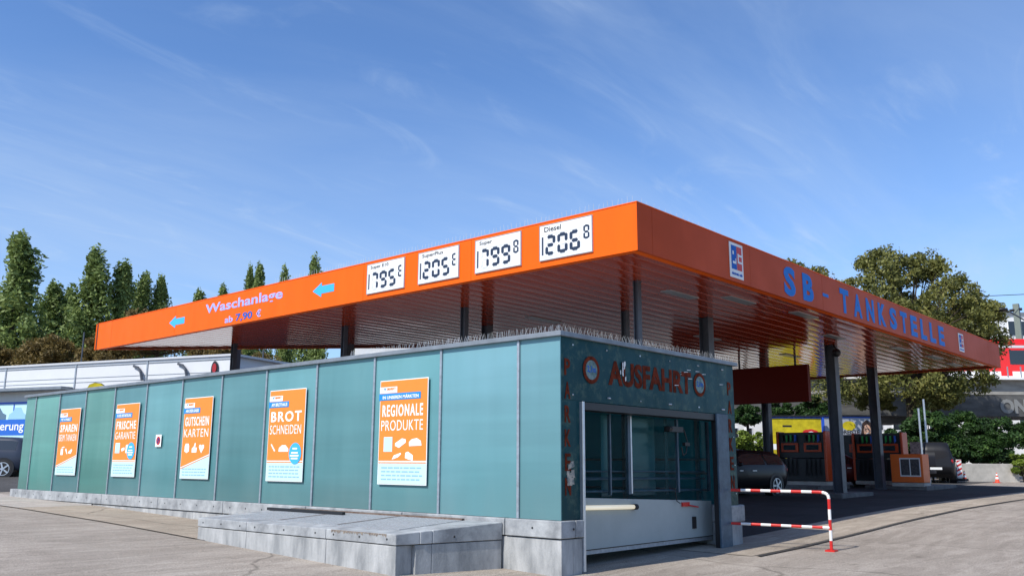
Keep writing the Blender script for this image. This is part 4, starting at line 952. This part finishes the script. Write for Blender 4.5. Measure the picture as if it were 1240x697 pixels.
for k in range(4): poly(b, O, RH, -FH, [(0.01, .05+k*.22), (.25, .17+k*.22), (.25, min(.85, .27+k*.22)), (.01, .15+k*.22)], .003+.0005*k)
b.build('stripes', MT['red'], t)
b = MB(); b.box((q.x-.3, q.y-.3, z0-.18), (q.x+.3, q.y+.3, z0-.06)); b.build('foot', MT['rubber'], t)
def cone(px, py, d, h, lab):
    p = at(px, py, d); t = empty('traffic_cone', p, lab, 'cone', 'traffic cones by the concrete wall')
    MB().box((-.17, -.17, 0), (.17, .17, .03)).build('base', MT['red'], t, local=True)
    b = MB(); b.cyl((0, 0, .03), (0, 0, h), .11, .02, 14); b.build('cone_body', mat('cone_red', (.75, .08, .03), .5), t, local=True)
    b = MB(); r1 = .11-.09*.35; b.cyl((0, 0, h*.38), (0, 0, h*.58), .084, .065, 14, False); b.cyl((0, 0, h*.74), (0, 0, h*.88), .05, .036, 14, False); b.build('reflective_band', MT['pwhite'], t, local=True)
cone(1208, 584.3, 44.5, .5, 'red and white traffic cone standing free in front of the wall')
cone(1168.5, 582, 44.8, .5, 'red and white traffic cone at the foot of the warning beacon')
# poles
for px, y0, d, lab in ((1112, 494, 43, 'shorter of the two thin steel poles behind the van'), (1118, 483, 43.4, 'taller of the two thin steel poles behind the van')):
    p = at(px, y0, d); o = MB().cyl((p.x, p.y, .6), (p.x, p.y, p.z), .045).build('steel_pole', MT['alu']); tag(o, lab, 'pole', 'thin steel poles')
# ------------------------------------------------------------------ bridge, train, far buildings
br = empty('railway_bridge', at(1150, 500, 60), 'concrete railway bridge with graffiti behind the filling station', 'bridge')
fbox('girder', 880, 1500, 478, 503.5, 58, 5, MT['beton'], br); fbox('parapet', 880, 1500, 459, 477.5, 58.5, .4, MT['beton_l'], br)
fbox('deck_edge', 880, 1500, 456.5, 459, 58, 6, MT['pwhite'], br)
b = MB(); d_ = 58.3
for k in range(40):
    px = 885+k*16; a = at(px, 459, d_); b.obox(V((a.x, a.y, a.z)), RH, ZZ, FH, .06, .85, .06)
b.build('railing', MT['steel'], br)
fbox('pier', 998, 1042, 486, 600, 59, 3, MT['plaster'], br, .2, 0); fbox('pier', 1290, 1340, 490, 600, 59, 3, MT['beton_l'], br, .2, 0)
fbox('bearing_beam', 1042, 1100, 482, 512, 59.2, 3, MT['beton'], br)
a = at(1009, 502, 58.99-.02); text('graffiti', 'OGE', a, RH, 1.9, .75, MT['black'], br, .03, bold=.04, N=-FH)
a = at(1212, 500.5, 57.97); text('graffiti', 'ON', a, RH, 1.75, .95, mat('graffiti_white', (.22, .225, .22), .8), br, .02, bold=.05, N=-FH)
tr = empty('red_train', at(1240, 455, 62), 'red commuter train with white lower stripe on the bridge', 'train')
a = at(1143, 457, 61); L_ = 30; z0 = at(1220, 458, 61).z; z1 = at(1220, 408, 61).z
MR = mat('train_red', (.72, .015, .012), .3, coat=.4)
b = MB(); prof = [(0, 0), (0, (z1-z0)*.86), (.25, (z1-z0)*.97), (.9, z1-z0), (2.1, z1-z0), (2.75, (z1-z0)*.97), (3, (z1-z0)*.86), (3, 0)]
A0 = V((a.x, a.y, z0)); b.prism([A0+FH*u+ZZ*v for u, v in prof], RH, L_); b.build('body', MR, tr)
hh = z1-z0
b = MB(); b.obox(A0-FH*.012, RH, ZZ, FH, L_, hh*.17, .01); b.build('lower_stripe', MT['pwhite'], tr)
b = MB(); b.obox(A0-FH*.012+ZZ*hh*.74, RH, ZZ, FH, L_, hh*.06, .01); b.build('upper_stripe', mat('train_grey', (.6, .6, .6), .4), tr)
for k, u in enumerate((1.2, 5.0, 8.6, 12.4, 16.2, 20.0)):
    b = MB(); b.obox(A0-FH*.02+RH*(u-.3)+ZZ*hh*.34, RH, ZZ, FH, 2.6, hh*.34, .012); b.build('window', MT['glassdark'], tr)
for u in (4.0, 11.6, 19.2):
    b = MB(); b.obox(A0-FH*.016+RH*u+ZZ*hh*.06, RH, ZZ, FH, .8, hh*.66, .01); b.build('door', MT['pwhite'] if 0 else MR, tr)
def block(name, px0, px1, py0, d, depth, m, lab, wins=(), roofm=None, cat='building', wm=None):
    a = at(px0, py0, d); c = at(px1, py0, d); z = at((px0+px1)/2, py0, d).z
    t = empty(name, (a.x, a.y, .6), lab, cat)
    b = MB(); b.obox(V((a.x, a.y, 0)), RH, ZZ, FH, (c-a).dot(RH), z, depth); b.build('wall', m, t)
    b = MB(); b.obox(V((a.x, a.y, z+.003))-RH*.2-FH*.2, RH, ZZ, FH, (c-a).dot(RH)+.4, .25, depth+.4); b.build('roof', roofm or MT['coping'], t)
    for (x0, y0, x1, y1) in wins:
        p = at(x0, y1, d); q = at(x1, y0, d); w_ = (q-p).dot(RH); h_ = q.z-p.z
        f_ = MB(); f_.obox(V((p.x, p.y, p.z))-FH*.05-RH*.06-ZZ*.06, RH, ZZ, FH, w_+.12, h_+.12, .046); fr = f_.build('window', MT['pwhite'], t)
        b = MB(); b.obox(V((p.x, p.y, p.z))-FH*.07, RH, ZZ, FH, w_, h_, .018); b.build('pane', wm or MT['glassdark'], fr)
    return t
block('white_building', 1172, 1330, 381, 100, 12, MT['plaster'], 'white modern building behind the train', [(1222, 389, 1240, 406), (1243, 389, 1262, 406)])
block('pale_building', 860, 1000, 470, 72, 10, MT['plaster'], 'bright white building behind the pump area', [(887, 492, 893, 506), (903, 492, 910, 506), (918, 492, 926, 506), (887, 518, 893, 532), (903, 518, 910, 532)])
block('pale_building', 1030, 1330, 470, 85, 10, MT['plaster'], 'white building glimpsed through the bushes under the bridge', [(1060+k*22, 508, 1068+k*22, 520) for k in range(9)])
block('far_building', 430, 600, 415, 70, 8, MT['plaster'], 'white building glimpsed between roof edge and canopy', [(450+k*30, 428, 465+k*30, 436) for k in range(4)])
# catenary mast, wire, lamp
p = at(1230, 368, 72); t = empty('catenary_mast', (p.x, p.y, 5), 'grey green catenary mast rising behind the train', 'mast')
MB().box((p.x-.22, p.y-.22, 3), (p.x+.22, p.y+.22, p.z)).build('post', mat('mast_paint', (.16, .19, .16), .6), t)
b = MB(); b.cyl(at(1223, 376, 72), at(1237, 374, 72), .12); b.build('insulator', MT['rubber'], t)
o = MB().tube([at(1150, 358, 71), at(1200, 358, 71), at(1330, 352, 71)], .03, 5).build('overhead_wire', MT['black']); tag(o, 'thin black overhead line crossing the sky above the train', 'wire')
t = empty('street_lamp', at(1262, 420, 50), 'street lamp with a long curved arm at the right picture edge', 'street lamp')
b = MB(); q = at(1262, 400, 50); b.cyl((q.x, q.y, .6), (q.x, q.y, q.z), .09); b.tube([V(q), at(1250, 392, 50), at(1238, 386, 50), at(1226, 379, 50), at(1217, 375.5, 50)], .045); b.build('pole', MT['column'], t)
q = at(1213, 375, 50); b = MB(); b.sphere(q, .22, sc=(1.6, 1.6, .5)); b.build('lamp_head', MT['black'], t, smooth=True)
p = at(902, 475, 58); o = MB().cyl((p.x, p.y, .6), (p.x, p.y, at(898, 480, 45).z+1), .07).build('steel_pole', MT['pwhite']); tag(o, 'white pole in front of the bright white building', 'pole')
# ------------------------------------------------------------------ billboards
def board(px0, px1, py0, py1, d, label, face, frame):
    a = at(px0, py1, d); c = at(px1, py1, d); zt = at(px1, py0, d).z; w_ = (c-a).dot(RH); h_ = zt-a.z
    t = empty('billboard', a, label, 'billboard'); O = V((a.x, a.y, a.z))
    b = MB(); b.obox(O, RH, ZZ, FH, w_, h_, .2); b.build('frame', frame, t, bevel=.02)
    b = MB(); rect(b, O, RH, -FH, .07, .09, w_-.07, h_-.09, .006); b.build('poster_sheet', face, t)
    b = MB()
    for u in (.3, w_-.5): b.obox(O+RH*u+FH*.05-ZZ*(a.z-.3), RH, ZZ, FH, .16, a.z-.3, .12)
    b.build('leg', MT['steel'], t)
    b = MB(); b.obox(O-RH*.05-FH*.12+ZZ*(h_+.01), RH, ZZ, FH, w_+.1, .07, .35); b.build('lamp_rail', MT['black'], t)
    return t, O, w_, h_
MFB = mat('billboard_blue', (.01, .08, .5), .45)
t, O, w_, h_ = board(929, 999, 504.5, 561, 51, 'yellow billboard with a red alarm clock picture', MT['yellow'], MFB)
def fp(pts, m, off, parent, name='picture'):
    b = MB(); poly(b, O, RH, -FH, [(u*w_, v*h_) for u, v in pts], off); return b.build(name, m, parent)
fp(ell(.72, .62, .09, .11), MT['red'], .010, t); fp(ell(.86, .62, .07, .10), MT['red'], .010, t); fp(ell(.79, .52, .15, .22, 24), MT['red'], .012, t); fp(ell(.79, .52, .11, .17, 24), MT['pwhite'], .015, t)
fp([(.03, .30), (.40, .30), (.40, .42), (.03, .42)], MT['pwhite'], .010, t); fp([(.30, .78), (.46, .78), (.46, .82), (.30, .82)], MT['black'], .010, t)
t, O, w_, h_ = board(1000, 1068, 504, 561, 51.6, 'grey billboard with dark text bars and a laughing woman', mat('billboard_grey', (.36, .38, .42), .5, var=.1, vscale=2), MFB)
text('lettering', 'DIE DREISTE', O+RH*.12*w_+ZZ*.62*h_, RH, .52*w_, .09*h_, MT['black'], t, .012, bold=.03, N=-FH)
b = MB(); poly(b, O, RH, -FH, [(.12*w_, .44*h_), (.60*w_, .44*h_), (.60*w_, .55*h_), (.12*w_, .55*h_)], .010); o = b.build('text_bar', MT['black'], t)
text('lettering', 'ZAHLBAR', O+RH*.16*w_+ZZ*.455*h_, RH, .40*w_, .08*h_, MT['yellow'], o, .014, bold=.03, N=-FH)
fp([(.12, .26), (.55, .26), (.55, .33), (.12, .33)], MT['black'], .010, t, 'text_bar')
fp(ell(.46, .80, .12, .10), MT['yellow'], .010, t, 'badge')
SK = mat('poster_skin', (.62, .36, .24), .5); HR = mat('poster_hair', (.05, .025, .015), .5)
fp([(.64, .30), (.66, .60), (.70, .86), (.78, .93), (.86, .86), (.88, .60), (.86, .30)], HR, .010, t); fp(ell(.78, .70, .065, .13, 20), SK, .014, t)
fp([(.60, .10), (.64, .34), (.72, .42), (.75, .52), (.81, .52), (.84, .42), (.93, .36), (.96, .10)], SK, .012, t); fp(ell(.79, .63, .03, .025), MT['pwhite'], .018, t); fp(ell(.755, .73, .012, .012), HR, .018, t); fp(ell(.805, .73, .012, .012), HR, .018, t)
# ------------------------------------------------------------------ white hall at the left
hall = empty('white_hall', at(140, 560, 46), 'white hall with ribbed roof band behind the teal building', 'building')
A_ = at(-60, 560, 49.0); B2 = at(275, 560, 41.5); A_.z = B2.z = 0
HU = (B2-A_).normalized(); HN = ZZ.cross(HU)*-1; HL = (B2-A_).length
if HN.dot(FH) > 0: HN = -HN
HT = at(275, 430.5, 41.5).z; HB_ = at(40, 472, 46.5).z
MH = mat('hall_white_sheet', (.66, .67, .69), .5, var=.08, vscale=.4)
b = MB(); b.obox(A_+ZZ*HB_, HU, ZZ, -HN, HL-.15, HT-HB_, 12); b.build('roof_band', MH, hall)
b = MB(); b.obox(A_-HN*.05, HU, ZZ, -HN, HL, HB_-.004, .3); b.build('wall', MT['plaster'], hall)
b = MB(); b.obox(A_+ZZ*(HT+.003)+HN*.08, HU, ZZ, -HN, HL+.1, .10, 12); b.build('roof', mat('hall_roof', (.55, .56, .58), .5), hall)
b = MB(); b.obox(A_+ZZ*(HT-.75)+HN*.002, HU, ZZ, HN, HL, .03, .01); b.obox(A_+ZZ*(HB_+.30)+HN*.002, HU, ZZ, HN, HL, .03, .01)
b.obox(A_+ZZ*(HT-.16)+HN*.002, HU, ZZ, HN, HL, .05, .02); b.build('sheet_joint', MT['coping'], hall)
def hat_(px): # distance along hall for a pixel column
    v = fw+rt*((px-620)/FPX)+up*((348.5-500)/FPX); v.z = 0
    # solve A_+HU*s parallel to v
    n = V((-v.y, v.x, 0)); return -(A_.dot(n))/(HU.dot(n))
for px in (2, 87, 174): MB().obox(A_+HU*(hat_(px)-.04)+ZZ*HB_+HN*.012, HU, ZZ, HN, .08, HT-HB_-.02, .03).build('rib', MT['steel'], hall)
b = MB(); b.obox(A_+ZZ*(HB_-.05)+HN*.005, HU, ZZ, HN, hat_(85), .14, .7); b.build('awning', MT['coping'], hall)
b = MB(); b.obox(B2-HU*.002+ZZ*HB_+HN*.01-HU*.12, HU, ZZ, -HN, .25, HT-HB_-.02, .3); b.build('end_trim', mat('end_blue', (.02, .14, .55), .5), hall)
for px, lab in ((158, 'a'), (212, 'b')):
    b = MB(); p = A_+HU*hat_(px)
    pts = [p+ZZ*(HT-.25)+HN*.05, p+HU*.35+ZZ*(HT-.35)+HN*.12, p+HU*.6+ZZ*(HT-.6)+HN*.15, p+HU*.72+ZZ*(HT-1.0)+HN*.15]
    b.tube(pts, .07, 6); b.build('wall_lamp', MT['column'], hall)
p = A_+HU*hat_(257)+ZZ*(HT-.62)+HN*.03
b = MB(); poly(b, p, HU, HN, ell(0, 0, .22, .42), .03); o = b.build('alarm_horn', MT['black'], hall)
b = MB(); poly(b, p, HU, HN, ell(0, .08, .13, .22), .06); b.build('lens', MT['lens'], o)
# big wall poster at the left end
p0 = 0; s1 = hat_(40); O = A_+HN*.02
t = empty('wall_billboard', O+HU*3+ZZ*1.4, 'blue and white car workshop billboard reading Lagerung at the left edge', 'billboard')
z1 = at(20, 487, 47.5).z; z0 = at(20, 545, 47.5).z; zb0 = at(20, 527, 47.5).z; zb1 = at(20, 508, 47.5).z
b = MB(); b.obox(O+ZZ*z0, HU, ZZ, HN, s1, z1-z0, .05); b.build('frame', MT['plight'], t)
b = MB(); rect(b, O, HU, HN, .02, zb0, s1, zb1, .058); b.build('blue_band', MFB if 0 else mat('band_blue', (.015, .13, .55), .5), t)
b = MB(); rect(b, O, HU, HN, 0, z1-.10, s1, z1, .058); rect(b, O, HU, HN, hat_(17), zb1+.01, hat_(17)+.09, z1-.11, .058); b.build('blue_frame', MFB, t)
e0, e1 = hat_(-12), hat_(32)
text('lettering', 'Lagerung', O+HU*e0+ZZ*(zb0+.12), HU, e1-e0, (zb1-zb0)*.72, MT['pwhite'], t, .066, bold=.01, N=HN)
sx, ex = hat_(-14), hat_(10)
cpts = lambda s0, w, h, z: [(s0, z), (s0+w*.05, z+h*.45), (s0+w*.22, z+h*.6), (s0+w*.38, z+h), (s0+w*.7, z+h), (s0+w*.85, z+h*.55), (s0+w, z+h*.4), (s0+w, z)]
b = MB(); poly(b, O, HU, HN, cpts(hat_(-18), 2.2*.8, .62, zb1+.01), .060); b.build('picture', mat('car_pic_dark', (.10, .18, .26), .5), t)
b = MB(); poly(b, O, HU, HN, cpts(hat_(12), 1.3, .62, zb1+.01), .060); b.build('picture', mat('car_pic_light', (.30, .55, .72), .5), t)
# yellow shape peeking over the roof
p = at(111, 470, 40); t = empty('yellow_cutout', p, 'small yellow rounded board peeking over the teal building roof', 'sign')
b = MB(); q = at(104, 478, 40); ar = lambda k: [(u*k, v*k) for u, v in [(0, 0), (0, .25), (.12, .46), (.35, .55), (.62, .52), (.78, .42), (.80, .28), (.72, .2), (.72, 0)]]
poly(b, q, RH, -FH, ar(1), .0); b.prism([q+RH*u+ZZ*v for u, v in ar(1)], -FH, .03); b.build('board', MT['yellow'], t)
o = b = MB(); b.prism([q+RH*(u*1.06-.02)+ZZ*(v*1.06-.01)+FH*.035 for u, v in ar(1)], -FH, .03); b.build('outline', MT['black'], t)
# thin poles at the left
for px, y0, d, lab in ((102, 402, 62, 'thin grey lamp pole in front of the brown trees'), (319, 423, 60, 'thin pole seen under the canopy, right of the hall')):
    p = at(px, y0, d); o = MB().cyl((p.x, p.y, .6), (p.x, p.y, p.z), .05).build('thin_pole', MT['column']); tag(o, lab, 'pole', 'thin poles at the left')
# grey roofed shed next to the hall
p = at(278, 432, 44); a = at(345, 452, 48); t = empty('grey_shed', (p.x, p.y, .6), 'grey roofed shed right of the white hall', 'building')
zt = p.z-.3; za = at(345, 446, 48).z
b = MB(); b.add([(p.x, p.y, zt), (a.x, a.y, za-.5), (a.x+6, a.y+6, za-.5), (p.x+6, p.y+6, zt), (p.x, p.y, zt-.15), (a.x, a.y, za-.65), (a.x+6, a.y+6, za-.65), (p.x+6, p.y+6, zt-.15)], [(0, 1, 2, 3), (7, 6, 5, 4), (0, 4, 5, 1), (1, 5, 6, 2), (2, 6, 7, 3), (3, 7, 4, 0)]); b.build('roof', mat('slate', (.07, .08, .10), .5), t)
b = MB(); b.add([(p.x+.2, p.y+.2, .5), (a.x+.1, a.y+.2, .5), (a.x+.1, a.y+.2, za-.7), (p.x+.2, p.y+.2, zt-.2)], [(0, 1, 2, 3)]); b.build('wall', MT['beton'], t)
# ------------------------------------------------------------------ light
SUN = V((-.99, .12, 1.0)).normalized()
sd = bpy.data.lights.new('sun', 'SUN'); sd.energy = 5.0; sd.angle = math.radians(.53); sd.color = (1, .95, .87)
so = bpy.data.objects.new('sun', sd); C.objects.link(so); so.rotation_euler = SUN.to_track_quat('Z', 'Y').to_euler()
w = bpy.data.worlds.new('World'); bpy.context.scene.world = w; w.use_nodes = True
N = w.node_tree.nodes; L = w.node_tree.links; bg = N['Background']
sk = N.new('ShaderNodeTexSky'); sk.sky_type = 'NISHITA'; sk.sun_disc = False
sk.sun_elevation = math.asin(SUN.z); sk.sun_rotation = math.atan2(SUN.x, SUN.y)
sk.altitude = 500; sk.air_density = 1.0; sk.dust_density = .6; sk.ozone_density = 2.5
tc = N.new('ShaderNodeTexCoord'); sp = N.new('ShaderNodeSeparateXYZ'); L.new(tc.outputs['Generated'], sp.inputs[0])
def mth(op, a, b=None, c=None):
    n = N.new('ShaderNodeMath'); n.operation = op
    for i, x in enumerate((a, b, c)):
        if x is None: continue
        if isinstance(x, (int, float)): n.inputs[i].default_value = x
        else: L.new(x, n.inputs[i])
    return n.outputs[0]
zz = mth('MAXIMUM', mth('ADD', sp.outputs[2], .12), .05)
cx = N.new('ShaderNodeCombineXYZ'); L.new(mth('DIVIDE', sp.outputs[0], zz), cx.inputs[0]); L.new(mth('DIVIDE', sp.outputs[1], zz), cx.inputs[1])
def cloud(scale, rot, st, lo, hi, off, dist=.8, det=9):
    mp = N.new('ShaderNodeMapping'); mp.inputs['Rotation'].default_value = (0, 0, rot); mp.inputs['Scale'].default_value = (*st, 1); mp.inputs['Location'].default_value = (off, off*.7, 0)
    L.new(cx.outputs[0], mp.inputs[0])
    n = N.new('ShaderNodeTexNoise'); n.inputs['Scale'].default_value = scale; n.inputs['Detail'].default_value = det; n.inputs['Roughness'].default_value = .6; n.inputs['Distortion'].default_value = dist
    L.new(mp.outputs[0], n.inputs['Vector'])
    r = N.new('ShaderNodeMapRange'); r.inputs[1].default_value = lo; r.inputs[2].default_value = hi; r.interpolation_type = 'SMOOTHSTEP'; L.new(n.outputs['Fac'], r.inputs[0]); return r.outputs[0]
c1 = mth('ADD', mth('MULTIPLY', cloud(.9, .5, (.5, 1.3), .30, .85, 3.1), .42), mth('MULTIPLY', mth('MAXIMUM', mth('SUBTRACT', .42, sp.outputs[2]), 0), .75))
c2 = mth('MULTIPLY', cloud(2.6, -.9, (.6, 1.5), .50, .88, 5.7, 1.6), .42)
low = N.new('ShaderNodeMapRange'); low.inputs[1].default_value = .85; low.inputs[2].default_value = .25; L.new(sp.outputs[2], low.inputs[0])
cf = mth('MINIMUM', mth('ADD', c1, mth('MULTIPLY', c2, low.outputs[0])), .8)
tint = N.new('ShaderNodeMixRGB'); tint.blend_type = 'MULTIPLY'; tint.inputs[0].default_value = 1; tint.inputs[2].default_value = (1.14, 1.46, 1.86, 1); L.new(sk.outputs[0], tint.inputs[1])
mx = N.new('ShaderNodeMixRGB'); L.new(cf, mx.inputs[0]); L.new(tint.outputs[0], mx.inputs[1]); mx.inputs[2].default_value = (5.6, 7.0, 9.0, 1)
L.new(mx.outputs[0], bg.inputs[0]); bg.inputs[1].default_value = .105
sc = bpy.context.scene
sc.view_settings.view_transform = 'Standard'; sc.view_settings.look = 'None'; sc.view_settings.exposure = 0
sc.cycles.max_bounces = 8; sc.cycles.transparent_max_bounces = 8
